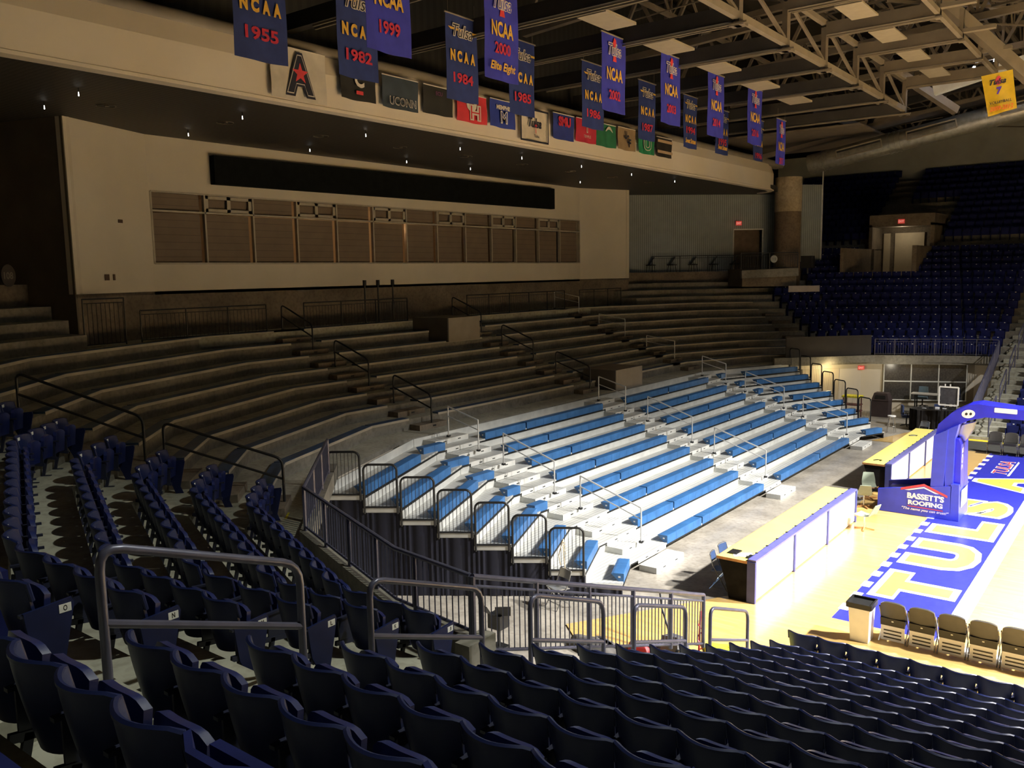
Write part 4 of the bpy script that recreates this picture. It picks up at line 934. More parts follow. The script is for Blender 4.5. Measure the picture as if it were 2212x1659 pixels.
# folding chairs
def folding_chair(loc, rz, lab, seatm, g=None, lean=0):
    r = thing('folding_chair', lab, 'chair', loc, g, rz)
    f = MB()
    for q in (-1, 1):
        f.tube([(q * .2, .2, 0), (q * .2, -.12, .55), (q * .19, -.2, .80)], .012, 6); f.tube([(q * .18, -.2, 0), (q * .18, .17, .44)], .012, 6)
    f.tube([(-.19, -.2, .80), (-.1, -.21, .83), (.1, -.21, .83), (.19, -.2, .80)], .012, 6); f.tube([(-.2, .14, .12), (.2, .14, .12)], .009, 5); f.tube([(-.18, -.14, .08), (.18, -.14, .08)], .009, 5)
    link('tube_frame', f.data('tube_frame', M_chrome, True), r)
    b = MB().grid(lambda u, v: ((2 * u - 1) * .18, -.165 - .03 * v - .03 * (1 - (2 * u - 1) ** 2), .6 + .2 * v), 8, 4, lambda u, v: ((2 * u - 1) * .18, -.15 - .03 * v - .03 * (1 - (2 * u - 1) ** 2), .6 + .2 * v))
    link('back_plate', b.data('back_plate', seatm, True), r)
    link('seat_plate', MB().hexa([(-.19, -.16, .42), (.19, -.16, .42), (.19, .2, .445), (-.19, .2, .445)], [(-.19, -.16, .44), (.19, -.16, .44), (.19, .2, .465), (-.19, .2, .465)]).data('seat_plate', seatm), r)
    return r
M_fc = mat('folding_seat_blue', (.04, .07, .16), .45, noise=(5, .1)); M_fcg = mat('folding_seat_grey', (.35, .35, .33), .3, .6, noise=(5, .1))
folding_chair((-7.78, 17.78, 0), math.radians(-80), 'metal folding chair with blue back behind the near corner of the scorer table', M_fc, 'folding chairs behind the scorer table')
folding_chair((-7.85, 18.42, 0), math.radians(-95), 'metal folding chair with blue back, second behind the scorer table', M_fc, 'folding chairs behind the scorer table')
folding_chair((-10.15, 14.72, 0), math.radians(160), 'folding chair with blue seat tied by rope to the near bleacher end', M_fcg)
folding_chair((-7.85, 37.9, .02), math.radians(160), 'silver folding chair beyond the end of the far scorer table', M_fcg)
m = MB(); m.tube([(-10.35, 15.2, 1.35), (-10.4, 15.1, 1.0), (-10.25, 14.95, .85)], .012, 6); m.tube([(-10.35, 15.2, 1.35), (-10.2, 15.0, 1.1), (-10.1, 14.9, .8)], .012, 6)
for k in range(5): m.tube([(-10.36 + .02 * k, 15.19, 1.3 - .06 * k), (-10.3 + .02 * k, 15.1, 1.33 - .07 * k), (-10.28, 15.18, 1.27 - .06 * k)], .01, 5)
tag(obj('rope', m, mat('rope_tan', (.45, .38, .26), .9, noise=(30, .2))), 'pale rope knotted on the lowest guard panel above the folding chair', 'rope')
# swivel shell chairs near the scorer table
def shell_chair(x, y, rz, lab):
    r = thing('shell_chair', lab, 'chair', (x, y, .02), 'pale moulded swivel chairs by the stanchion', rz)
    def f(u, v):
        U = 2 * u - 1
        if v < .55: t = v / .55; return (U * .22 * (1 - .1 * t), .24 - .44 * t, .42 - .03 * math.sin(t * 3.1) + .02 * U * U)
        t = (v - .55) / .45; return (U * .2 * (1 - .25 * t * t), -.20 - .17 * t, .42 + .34 * t)
    link('seat_shell', MB().grid(f, 8, 12, lambda u, v: (lambda p: (p[0], p[1] - .012 * (v > .5), p[2] - .014))(f(u, v))).data('seat_shell', mat('shell_plastic', (.28, .32, .24), .4, noise=(4, .1)), True), r)
    link('post', MB().cyl((0, 0), .025, .03, .41, 10).data('post', M_chrome, True), r)
    b = MB()
    for k in range(4): a = math.pi / 2 * k + .4; b.bar((0, 0, .05), (.26 * math.cos(a), .26 * math.sin(a), .02), .035, .03)
    link('foot_star', b.data('foot_star', M_tabedge), r)
    link('arm_ring', MB().tube([(.25 * math.cos(t), .05 + .22 * math.sin(t), .40) for t in [i * .4 for i in range(9)]], .014, 6).data('arm_ring', M_tabedge, True), r)
shell_chair(-6.35, 24.1, math.radians(75), 'pale swivel shell chair standing alone before the stanchion base')
shell_chair(-7.0, 26.4, math.radians(20), 'pale swivel shell chair between the two scorer tables')
shell_chair(-7.15, 27.5, math.radians(200), 'swivel shell chair behind the stanchion near the far scorer table')
# ------------------------------------------------------------------ things behind the near railing and on the floor
r = thing('flight_case', 'small open black case on a stand behind the near railing', 'case', (-9.9, 12.4, 0))
m = MB().box((-10.08, 12.2, .42), (-9.78, 12.5, .70)); obj('case_body', m, M_black, r)
m = MB().bar((-10.08, 12.22, .70), (-10.12, 12.1, .9), .3, .02); m.bar((-9.78, 12.3, .7), (-9.7, 12.2, .92), .3, .02); obj('lid', m, M_black, r)
m = MB().bar((-9.93, 12.35, .42), (-9.93, 12.35, 0), .05); m.box((-10.08, 12.2, 0), (-9.78, 12.5, .04)); obj('stand', m, M_black, r)
obj('metal_latch', MB().tube([(-10.02, 12.3, .72), (-9.93, 12.34, .8), (-9.85, 12.36, .72)], .014, 6), M_chrome, r)
r = thing('floor_sweeper', 'upright floor sweeper with black head behind the railing', 'floor cleaner', (-7.1, 14.2, .02))
m = MB().hexa([(-7.35, 13.95, .04), (-6.95, 14.0, .04), (-6.9, 14.4, .04), (-7.3, 14.45, .04)], [(-7.28, 14.0, .34), (-7.0, 14.05, .34), (-6.98, 14.33, .26), (-7.25, 14.36, .26)]); obj('body', m, mat('cleaner_grey', (.10, .105, .12), .4, noise=(6, .2)), r)
obj('handle', MB().tube([(-7.15, 14.1, .3), (-7.5, 14.4, .7), (-7.62, 14.55, .98)], .022, 8), M_black, r, True)
obj('wheels', MB().tube([(-7.36, 13.98, .07), (-7.3, 13.96, .07)], .06, 12).tube([(-6.98, 14.0, .07), (-6.92, 14.0, .07)], .06, 12), M_black, r)
m = MB().tube([(-6.62, 14.2, .05), (-6.6, 14.22, .9)], .02, 8); m.tube([(-6.6 + .05 * math.sin(t), 14.2 + .03 * math.cos(t), .15 + .05 * t) for t in [i * .7 for i in range(17)]], .012, 5)
m.m = 1; m.box((-6.72, 14.15, .02), (-6.5, 14.3, .05)); tag(obj('mop_handle', m, [M_red, M_black]), 'red corded pole leaning inside the end post of the sloping railing', 'pole')
def lump(name, c, sx, sy, sz, mt, lab, cat):
    f = lambda u, v: (c[0] + sx * math.cos(2 * math.pi * u) * math.sin(math.pi / 2 * v) * (1 + .12 * math.sin(5 * u * 6.283)), c[1] + sy * math.sin(2 * math.pi * u) * math.sin(math.pi / 2 * v) * (1 + .1 * math.sin(7 * u * 6.283 + 1)), c[2] + sz * math.cos(math.pi / 2 * v) * (1 + .15 * math.sin(9 * u + 5 * v)))
    return tag(obj(name, MB().grid(f, 24, 8), mt, smooth=True), lab, cat)
lump('floor_cloth', (-6.15, 14.55, .02), .55, .35, .16, mat('cloth_yellow', (.62, .68, .04), .7, noise=(5, .2)), 'bright yellow cloth heaped on the floor at the foot of the near aisle', 'cloth')
lump('red_bag', (-7.6, 13.75, .02), .28, .16, .2, M_red, 'small red bag on the floor behind the sloping railing', 'bag')
lump('grey_cloth', (-8.35, 13.35, .0), .6, .3, .25, mat('cloth_grey', (.13, .12, .11), .9, noise=(5, .2)), 'grey cover heaped at the edge of the wood floor behind the railing', 'cloth')
m = MB().tube([(-7.7, 13.9, .04), (-6.9, 14.6, .04), (-6.4, 14.75, .04)], .02, 6); tag(obj('black_pole', m, M_black), 'thin black pole lying along the edge of the wood floor', 'pole')
# ------------------------------------------------------------------ far corner of the floor
def at3(px, py, z):
    d = [sum((RW[i][0] * (px - W / 2) / FPX, RW[i][1] * (py - H / 2) / FPX, RW[i][2])) for i in range(3)]; t = (z - 7.2) / d[2]; return (d[0] * t, d[1] * t)
r = thing('recycling_bin', 'tall dark brown recycling bin in the far corner', 'bin', (-11.3, 45.0, 0)) if False else thing('recycling_bin', 'tall dark brown recycling bin in the far corner', 'bin', (-10.9, 43.6, 0))
x, y = -10.9, 43.6
obj('bin_body', MB().box((x - .38, y - .35, 0), (x + .38, y + .35, .8)), mat('bin_brown', (.045, .03, .03), .6, noise=(4, .15)), r)
obj('bin_hood', MB().hexa([(x - .4, y - .37, .8), (x + .4, y - .37, .8), (x + .4, y + .37, .8), (x - .4, y + .37, .8)], [(x - .3, y - .27, 1.15), (x + .3, y - .27, 1.15), (x + .3, y + .27, 1.15), (x - .3, y + .27, 1.15)]), mat('bin_brown', (.045, .03, .03), .6), r)
obj('opening', MB().hexa([(x - .25, y - .36, .88), (x + .25, y - .36, .88), (x + .25, y - .33, .88), (x - .25, y - .33, .88)], [(x - .22, y - .31, 1.05), (x + .22, y - .31, 1.05), (x + .22, y - .28, 1.05), (x - .22, y - .28, 1.05)]), M_black, r)
r = thing('stacked_barrier', 'yellow-topped dark red cart behind the far guard panels', 'cart', (-12.0, 42.6, 0))
m = MB()
for a, b in ((-.35, -.25), (.35, -.25), (-.35, .25), (.35, .25)): m.tube([(-12 + a, 42.6 + b, 0), (-12 + a, 42.6 + b, 1.0)], .03, 6)
m.box((-12.4, 42.3, .3), (-11.6, 42.9, .34)); m.box((-12.4, 42.3, .6), (-11.6, 42.9, .64)); obj('frame', m, mat('dark_red', (.12, .02, .02), .5, noise=(4, .2)), r); obj('top', MB().box((-12.42, 42.28, .98), (-11.58, 42.92, 1.06)), mat('safety_yellow', (.75, .68, .03), .5), r)
r = thing('stool', 'round metal stool beyond the far end of the bleachers', 'stool', (-9.4, 39.35, 0)); x, y = -9.4, 39.35
obj('seat', MB().cyl((x, y), .17, .72, .76, 16), M_white, r, True)
for k in range(4): a = .8 + math.pi / 2 * k; obj('leg', MB().tube([(x + .12 * math.cos(a), y + .12 * math.sin(a), .72), (x + .22 * math.cos(a), y + .22 * math.sin(a), 0)], .014, 6), M_chrome, r)
obj('foot_ring', MB().tube([(x + .18 * math.cos(t), y + .18 * math.sin(t), .3) for t in [i * .52 for i in range(12)]], .01, 5, closed=True), M_chrome, r)
r = thing('skirted_table', 'round-ended table with black pleated cloth behind the far scorer table', 'table', (-8.1, 41.2, 0))
pts = [(-9.0, 40.9), (-8.9, 40.5), (-8.6, 40.3), (-6.9, 41.0), (-6.7, 41.5), (-7.0, 41.9), (-8.7, 41.4)]
obj('table_top', MB().prism(pts, .92, .96), M_blk2, r)
m = MB(); q = pts + [pts[0]]
for i in range(7):
    a, b = Vector((*q[i], 0)), Vector((*q[i + 1], 0)); d = (b - a); nn2 = Vector((d.y, -d.x, 0)).normalized()
    m.grid(lambda u, v, a=a, d=d, nn2=nn2: tuple(a + d * u + nn2 * (.02 + .025 * math.sin(u * d.length * 40)) + Vector((0, 0, .93 * v))), max(4, int(d.length * 16)), 1)
obj('pleated_cloth', m, M_cloth, r)
r2 = thing('electronics', 'papers and small devices scattered on the black skirted table', 'equipment', (-8, 41, .96))
for k in range(7): x = -8.5 + .25 * k; y = 40.75 + .08 * k + .1 * (k % 2); obj('device', MB().box((x, y, .96), (x + .16, y + .1, .98 + .03 * (k % 3))), [M_white, M_black, M_ad][k % 3], r2)
def office_chair(x, y, z, rz, lab, cm):
    r = thing('office_chair', lab, 'chair', (x, y, z), 'blue office chairs in the far corner', rz)
    link('backrest', MB().grid(lambda u, v: ((2 * u - 1) * .23 * (1 - .15 * v), -.2 - .05 * (1 - (2 * u - 1) ** 2), .55 + .42 * v), 8, 5, lambda u, v: ((2 * u - 1) * .23 * (1 - .15 * v), -.14 - .05 * (1 - (2 * u - 1) ** 2), .55 + .42 * v)).data('backrest', cm, True), r)
    link('seat', MB().box((-.24, -.2, .42), (.24, .24, .5)).data('seat', cm), r); link('gas_post', MB().cyl((0, 0), .03, .08, .42, 8).data('gas_post', M_black), r)
    b = MB()
    for k in range(5): a = 1.257 * k; b.bar((0, 0, .08), (.28 * math.cos(a), .28 * math.sin(a), .04), .04, .03)
    link('star_base', b.data('star_base', M_black), r)
    a = MB(); a.bar((-.26, -.15, .64), (-.26, .12, .64), .04, .03); a.bar((.26, -.15, .64), (.26, .12, .64), .04, .03); a.bar((-.26, 0, .45), (-.26, 0, .64), .03); a.bar((.26, 0, .45), (.26, 0, .64), .03); link('armrests', a.data('armrests', M_black), r)
M_ocb = mat('chair_fabric_blue', (.03, .05, .14), .8, noise=(20, .1)); M_ocg = mat('chair_fabric_slate', (.10, .15, .19), .8, noise=(20, .1))
m = MB().prism([(-10.3, 44.9), (-9.9, 43.3), (-6.9, 43.3), (-6.9, 44.9)], 0, .42); o = obj('camera_riser', m, M_conc); tag(o, 'low grey carpeted platform under the desk in the far corner', 'platform')
r = thing('desk', 'pale desk with metal legs on the low platform in the far corner', 'desk', (-8.9, 44.2, .42))
obj('desk_top', MB().box((-9.7, 43.9, 1.13), (-7.9, 44.5, 1.17)), mat('desk_pale', (.5, .47, .42), .5, noise=(3, .1)), r)
for a, b in ((-9.5, 44.0), (-8.1, 44.0), (-9.5, 44.4), (-8.1, 44.4)): obj('leg', MB().bar((a, b, .42), (a, b, 1.13), .05), M_black, r)
office_chair(-9.35, 44.85, .42, math.pi, 'slate blue office chair behind the pale desk on the low platform', M_ocg)
office_chair(-8.0, 44.9, .42, math.pi * .9, 'dark blue office chair at the right end of the pale desk', M_ocb)
office_chair(-9.25, 41.35, 0, math.radians(-70), 'dark blue office chair at the left end of the black skirted table', M_ocb)
office_chair(-8.1, 42.1, 0, math.pi, 'dark blue office chair behind the black skirted table', M_ocb)
r = thing('framed_screen', 'dark glass panel in a white frame on a cart behind the basket', 'screen', (-7.3, 40.6, .02)); x0, x1, yy = -7.72, -6.98, 40.2
obj('glass_panel', MB().box((x0 + .05, yy, 1.33), (x1 - .05, yy + .04, 2.0)), mat('screen_glass', (.05, .048, .055), .2, noise=(9, .3)), r)
f = MB()
for a, b in (((x0, 1.27), (x1, 1.27)), ((x0, 2.05), (x1, 2.05)), ((x0, 1.27), (x0, 2.05)), ((x1, 1.27), (x1, 2.05))): f.bar((a[0], yy, a[1]), (b[0], yy, b[1]), .05, .06)
for xx in (-7.5, -7.3): f.bar((xx, yy, 2.05), (xx, yy, 2.18), .04)
obj('white_frame', f, M_white, r); obj('cart_legs', MB().bar((x0 + .1, yy + .1, 0.02), (x0 + .1, yy + .1, 1.3), .05).bar((x1 - .1, yy + .1, .02), (x1 - .1, yy + .1, 1.3), .05), M_black, r)
# ------------------------------------------------------------------ signs
def sign(name, ctr, right, w, h, txt, m, ml, lab, cat='sign', rnd=False, grp=None, tw=.8, th=.5):
    c = Vector(ctr); R_ = Vector(right).normalized(); U = Vector((0, 0, 1)); n = R_.cross(U)
    r = thing(name, lab, cat, ctr, grp); b = MB()
    P = ell(0, 0, w / 2, h / 2, 28) if rnd else [(-w / 2, -h / 2), (w / 2, -h / 2), (w / 2, h / 2), (-w / 2, h / 2)]
    A = [c + R_ * x + U * y for x, y in P]; k = len(P); b.add(A + [p + n * .03 for p in A], [tuple(range(k - 1, -1, -1)), tuple(range(k, 2 * k))] + [(i, (i + 1) % k, k + (i + 1) % k, k + i) for i in range(k)])
    obj('board', b, m, r); t = MB(); text_mb(t, txt, c + n * .034, R_, U, w * tw, h * th, bold=.02); obj('lettering', t, ml, r); return r
D45f = (R2, R2, 0)       # along the far corner wall, left to right in view
M_sg = mat('sign_grey', (.30, .30, .28), .5, noise=(3, .05)); M_sgt = mat('sign_text', (.10, .10, .09), .5)
sign('exit_sign', (-21.3, 50.6, 9.98), D45f, .36, .26, 'EXIT', M_exit, M_exitl, 'red exit sign over the brown door in the grey corner wall', grp=None)
sign('exit_sign', (-14.0, yp - .05, 10.05), (1, 0, 0), .4, .28, 'EXIT', M_exit, M_exitl, 'red exit sign on the lintel of the portal in the far upper stand')
p = mir(meet(1, 2, 10, .25)); sign('exit_sign', (-12.2, 44.62, 2.2), (c22, s22, 0), .3, .2, 'EXIT', M_exit, M_exitl, 'red exit sign on the beige wall beside the far windows')
sign('section_sign', (-18.2, 48.3, 7.75), (R2, R2, 0), .42, .42, '112', M_sg, M_sgt, 'round grey section sign reading 112 by the far column', rnd=True, th=.35, tw=.6)
sign('section_sign', (-25.92, 10.62, 7.36), (-s22, c22, 0), .5, .62, '108', mat('sign_dark', (.055, .045, .04), .5, noise=(3, .05)), mat('sign_white_text', (.2, .18, .15), .5), 'oval section sign reading 108 on the railing at the left edge', rnd=True, th=.32, tw=.62)
for k, y in enumerate((13.05, 13.28)): pass
# far doors under the balcony
u = Vector((R2, R2, 0)); base = Vector((*mir(meet(1, 2, 10, .33)), 0))
# ------------------------------------------------------------------ far doors, boards, plates, speakers on the corner platforms
for k, (a0, a1) in enumerate(((1.2, 2.1), (2.25, 3.15))):
    p, q = base + u * -a0, base + u * -a1; n3 = Vector((R2, R2, 0)) * -1
    m = MB(); m.bar((p.x, p.y, 1.1), (q.x, q.y, 1.1), .06, 2.2); struct('door_%d' % (4 + k), m, M_doorb)
lamp('POINT', 'corridor_lamp', (-13.1, 42.7, 2.25), None, 60, (1, .8, .42), shadow_soft_size=.15)
lamp('POINT', 'corridor_lamp', (-10.2, 43.9, 2.25), None, 30, (1, .9, .7), shadow_soft_size=.15)
m = MB().prism([(-13.35, 10.12), (-13.38, 10.09), (-13.68, 10.40), (-13.65, 10.43)], 2.552, 2.556); struct('trim_yellow_tape', m, mat('safety_yellow', (.75, .68, .03), .5))
r = thing('platform_box', 'pale board on the rail of the far corner platform', 'board', (-16.6, 48.6, 5.9)); obj('board', MB().bar((-17.2, 48.0, 6.05), (-15.9, 49.3, 6.05), .05, .35), mat('board_pale', (.40, .35, .32), .6, noise=(2, .1)), r)
m = MB(); m.bar((-19.6, 47.0, 6.9), (-17.2, 49.4, 7.0), .25, .45); struct('wall_far_box_front', m, M_conc)
m = MB(); m.prism([(-19.6, 47.2), (-17.3, 49.5), (-18.9, 51.6), (-21.2, 48.9)], 6.2, 7.2); struct('corner_box', m, M_concb)
picket_rail('picket_railing', [(-19.6, 47.0), (-17.2, 49.4)], 7.2, .9, 'dark railing on the box in front of the far column', M_raild, posts=2)
m = MB(); m.box((-17.1, 49.6, 7.2), (-16.5, 50.2, 7.9)); m.tube([(-16.8, 49.9, 6.9), (-16.8, 49.9, 7.2)], .06, 8); tag(obj('loudspeaker', m, M_black), 'black loudspeaker on a stand beside the far column', 'speaker')
for k in range(5):
    c = Vector((-25.2, 46.7, 7.1)).lerp(Vector((-21.4, 50.3, 7.1)), k / 4.0); m = MB(); m.box((c.x - .22, c.y - .22, 7.5), (c.x + .22, c.y + .22, 7.56)); m.bar((c.x - .22, c.y + .1, 7.5), (c.x + .1, c.y + .25, 8.0), .3, .05)
    for a, b in ((-.2, -.2), (.2, -.2), (-.2, .2), (.2, .2)): m.tube([(c.x + a, c.y + b, 7.1), (c.x + a * .8, c.y + b * .8, 7.5)], .018, 5)
    tag(obj('platform_chair', m, M_black), 'black chair on the far corner platform, %s from the left' % ORD[k + 1], 'chair', 'black chairs on the far corner platform')
m = MB(); m.bar((-24.6, 12.72 + .33, 7.2), (-24.66, 12.95 + .33, 7.2), .03, .12)
p0, p1 = Vector((-24.7, 11.9, 0)), Vector((XW, 15.04, 0)); dd = (p1 - p0).normalized(); nw = Vector((dd.y, -dd.x, 0)) if dd.y > 0 else Vector((-dd.y, dd.x, 0))
for k, (t, z, hw, hh) in enumerate(((1.25, 7.27, .09, .09), (1.55, 7.27, .04, .09), (2.0, 8.95, .09, .05))):
    c = p0 + dd * t + nw * .02; m = MB().bar((c.x - dd.x * hw, c.y - dd.y * hw, z), (c.x + dd.x * hw, c.y + dd.y * hw, z), .02, hh * 2)
    tag(obj('wall_plate', m, mat('plate_brown', (.10, .06, .035), .5, noise=(9, .2))), ('square brown wall box low on the white wall left of the windows', 'narrow brown wall box low on the white wall left of the windows', 'small brown fitting high on the white wall left of the windows')[k], 'wall box')
m = MB(); m.hexa([(XW + .02, 17.3, 10.32), (XW + .02, 37.3, 10.45), (XW + .28, 37.3, 10.45), (XW + .28, 17.3, 10.32)][::-1], [(XW + .02, 17.3, 11.27), (XW + .02, 37.3, 11.48), (XW + .28, 37.3, 11.48), (XW + .28, 17.3, 11.27)][::-1])
tag(obj('ribbon_screen', m, M_screen), 'long dark ribbon screen above the window band on the end wall', 'screen')
# soffit fittings
M_bulb = mat('bulb', (1, 1, 1), .3, emit=((1, .97, .9), 5)); M_ring = mat('ring_metal', (.20, .17, .13), .3, .7, noise=(9, .2))
for k, (x, y) in enumerate(((-23.1, 10.7), (-20.9, 10.5), (-24.3, 15.5), (-20.7, 14.9), (-24.3, 20.2), (-20.5, 19.3), (-24.1, 24.8), (-20.3, 23.6), (-23.8, 28.3), (-20.2, 27.1), (-20.0, 31.0), (-23.5, 36.3), (-20.0, 35.2), (-20.0, 39.5))):
    r = thing('pendant_lamp', 'tiny white lamp under the dark soffit, %s from the left in the %s line' % (ORD[1 + (k // 2 if k < 10 else k - 5)], 'inner' if x < -22 else 'outer'), 'lamp', (x, y, 11.72), 'tiny lamps under the soffit')
    obj('stem', MB().cyl((x, y), .012, 11.62, 11.72, 6), M_black, r); obj('bulb', MB().cyl((x, y), .014, 11.53, 11.62, 8, .010), M_bulb, r)
for k in range(9):
    x, y = -22.5 + .09 * k, 12.0 + 3.52 * k
    tag(obj('recessed_ring', MB().tube([(x + .24 * math.cos(t), y + .24 * math.sin(t), 11.71) for t in [i * .2618 for i in range(24)]], .012, 5, closed=True).cyl((x + .05, y), .06, 11.69, 11.72, 10), M_ring), 'round recessed light fitting in the soffit, %s from the left' % ORD[k + 1], 'lamp', 'recessed soffit fittings')
# ------------------------------------------------------------------ banners
M_bnew = mat('banner_royal', (.035, .04, .42), .7, noise=(3, .15), transl=.15); M_bold = mat('banner_navy', (.018, .035, .17), .75, noise=(3, .15), transl=.1)
M_gold = mat('felt_gold', (.62, .36, .05), .8, noise=(14, .1)); M_felr = mat('felt_red', (.42, .02, .05), .8, noise=(14, .15)); M_felw = mat('felt_white', (.62, .56, .5), .8, noise=(14, .06)); M_felb = mat('felt_black', (.012, .014, .03), .8)
def cloth(y0, y1, z0, z1, x, amp=.02, ph=0., ntop=0.):
    f = lambda u, v, k=0.: (x + k + amp * math.sin(u * 9 + ph) * (1.1 - v) + .01 * math.sin(v * 7 + ph), y0 + (y1 - y0) * u, z0 + (z1 - z0) * v - .02 * math.sin(u * 3.14) * (1 - v))
    return MB().grid(lambda u, v: f(u, v), 14, 14, lambda u, v: f(u, v, -.006))
Yp, Zp = (0, 1, 0), (0, 0, 1)
def text_on(r, s, y, z, w, h, x, m, bold=.02, shear=0., name='lettering'):
    t = MB(); text_mb(t, s, (x, y, z), Yp, Zp, w, h, bold, shear); obj(name, t, m, r)
def champ(x, y0, y1, z0, z1, year, new, extra=None, ord_='first'):
    cx, cy, wd = x + .035, (y0 + y1) / 2, y1 - y0; hh = z1 - z0; sc = wd / 1.32
    lab = '%s championship banner reading NCAA %s%s' % ('bright royal blue' if new else 'dark navy', year, (' and ' + extra) if extra else '')
    r = thing('championship_banner', lab, 'banner', (x, cy, z1), 'hanging championship banners')
    obj('banner_cloth', cloth(y0, y1, z0, z1, x, ph=y0), M_bnew if new else M_bold, r, True)
    obj('top_rod', MB().tube([(x, y0 - .05, z1), (x, y1 + .05, z1)], .025, 6), M_steell, r)
    for yy in (y0 + .1, y1 - .1): obj('hanger', MB().tube([(x, yy, z1), (x, yy, z1 + .4)], .006, 4), M_steell, r)
    zl = z1 - (.36 if extra else .42)
    if new:
        t = MB(); poly_mb(t, [(-.11, -.32), (.10, -.32), (.05, -.12), (.12, .1), (.06, .3), (-.04, .34), (-.10, .2), (-.04, 0)], (cx, cy, zl), Yp, Zp); obj('red_emblem', t, M_red, r)
        text_on(r, 'Tulsa', cy, zl, .74 * sc, .36, cx + .004, M_felw, .06, .3); text_on(r, 'Tulsa', cy, zl, .70 * sc, .31, cx + .008, M_bnew, -.005, .3, 'script')
        text_on(r, 'NCAA', cy, z1 - 1.10 if not extra else z1 - .98, .86 * sc, .36, cx, M_gold, .03); text_on(r, year, cy, z1 - 1.68 if not extra else z1 - 1.42, .62 * sc, .27, cx, M_felr, .03)
    else:
        t = MB(); poly_mb(t, [(-.6 * sc, .06), (.62 * sc, .06), (.62 * sc, -.0), (-.5 * sc, .0)], (cx, cy, zl), Yp, Zp); obj('stripe', t, M_gold, r)
        text_on(r, 'Tulsa', cy, zl, .86 * sc, .36, cx + .004, M_felw, .06, .3); text_on(r, 'Tulsa', cy, zl, .82 * sc, .31, cx + .008, M_felb, .0, .3, 'script')
        zz = z1 - 1.08 if not extra else z1 - .92
        for k, ch in enumerate('NCAA'): text_on(r, ch, cy + (-.42 + .28 * k) * sc, zz, .2 * sc, .30, cx, M_gold, .06)
        text_on(r, year, cy, z1 - 1.66 if not extra else z1 - 1.36, .84 * sc, .28, cx, M_felr, .03)
    if extra: text_on(r, extra, cy, z0 + .28, 1.0 * sc, .26 if new else .2, cx, M_gold, .03, .3)
for x, y0, y1, z0, z1, yr, new, ex in ((-13.3, 12.64, 13.93, 11.79, 13.95, '1999', 1, None), (-13.3, 16.45, 17.75, 11.85, 14.0, '2000', 1, 'Elite Eight'), (-13.3, 21.7, 23.04, 11.81, 13.95, '2002', 1, None), (-13.3, 25.26, 26.61, 11.9, 14.05, '2003', 1, None), (-13.3, 28.73, 30.07, 11.9, 14.05, '2014', 1, None), (-13.3, 32.24, 33.67, 12.0, 14.1, '2016', 1, None), (-13.3, 35.3, 36.3, 11.5, 13.3, '2017', 1, None),
        (-16, 11.43, 12.79, 11.85, 14.05, '1955', 0, None), (-16, 14.26, 15.58, 11.93, 14.1, '1982', 0, None), (-16, 18.12, 19.43, 11.95, 14.2, '1984', 0, None), (-16, 20.88, 22.18, 11.94, 14.1, '1985', 0, None), (-16, 24.86, 26.2, 12.02, 14.15, '1986', 0, None), (-16, 28.67, 29.95, 12.05, 14.15, '1987', 0, None), (-16, 32.3, 33.54, 12.12, 14.17, '1994', 0, 'Sweet Sixteen'), (-16, 35.4, 36.68, 12.18, 14.05, '1995', 0, 'Sweet Sixteen'), (-16, 39.5, 40.74, 12.28, 14.15, '1996', 0, None)):
    champ(x, y0, y1, z0, z1, yr, new, ex)
# conference flags on the fascia
XF = -18.47
FL = [('A', 14.21, 16.0, 11.76, 13.05, (.55, .50, .43), 'white flag with a large black letter A and a red star'), ('C', 16.51, 17.85, 12.07, 13.0, (.012, .012, .012), 'black flag with a white letter C over a red bar'), ('UCONN', 18.09, 19.6, 12.05, 12.95, (.03, .045, .065), 'slate flag reading UCONN'), ('ECU', 19.82, 21.15, 12.11, 12.95, (.014, .014, .013), 'black flag with small purple letters ECU'),
      ('UH', 21.39, 22.85, 12.08, 12.95, (.55, .03, .045), 'bright red flag with interlocked white letters U and H'), ('M', 23.03, 24.42, 12.11, 13.0, (.02, .04, .28), 'blue flag reading MEMPHIS over a letter M'), ('Tulsa', 24.68, 26.36, 11.81, 12.95, (.62, .55, .45), 'white flag with dark border reading Tulsa'), ('SMU', 26.72, 28.13, 12.11, 13.03, (.02, .035, .22), 'navy flag with red letters SMU'),
      ('T', 28.28, 29.69, 12.18, 13.05, (.42, .02, .045), 'dark red flag with a white outlined letter T'), ('wave', 29.74, 31.2, 12.17, 13.05, (.015, .13, .06), 'green flag with a white curved shape'), ('UCF', 31.37, 32.82, 12.2, 13.08, (.26, .18, .10), 'bronze flag with black letters UCF'), ('U', 33.08, 34.54, 12.21, 13.05, (.015, .20, .09), 'green flag with a white outlined U'), ('bars', 34.69, 36.17, 12.23, 13.06, (.015, .013, .01), 'black flag with two tan bars')]
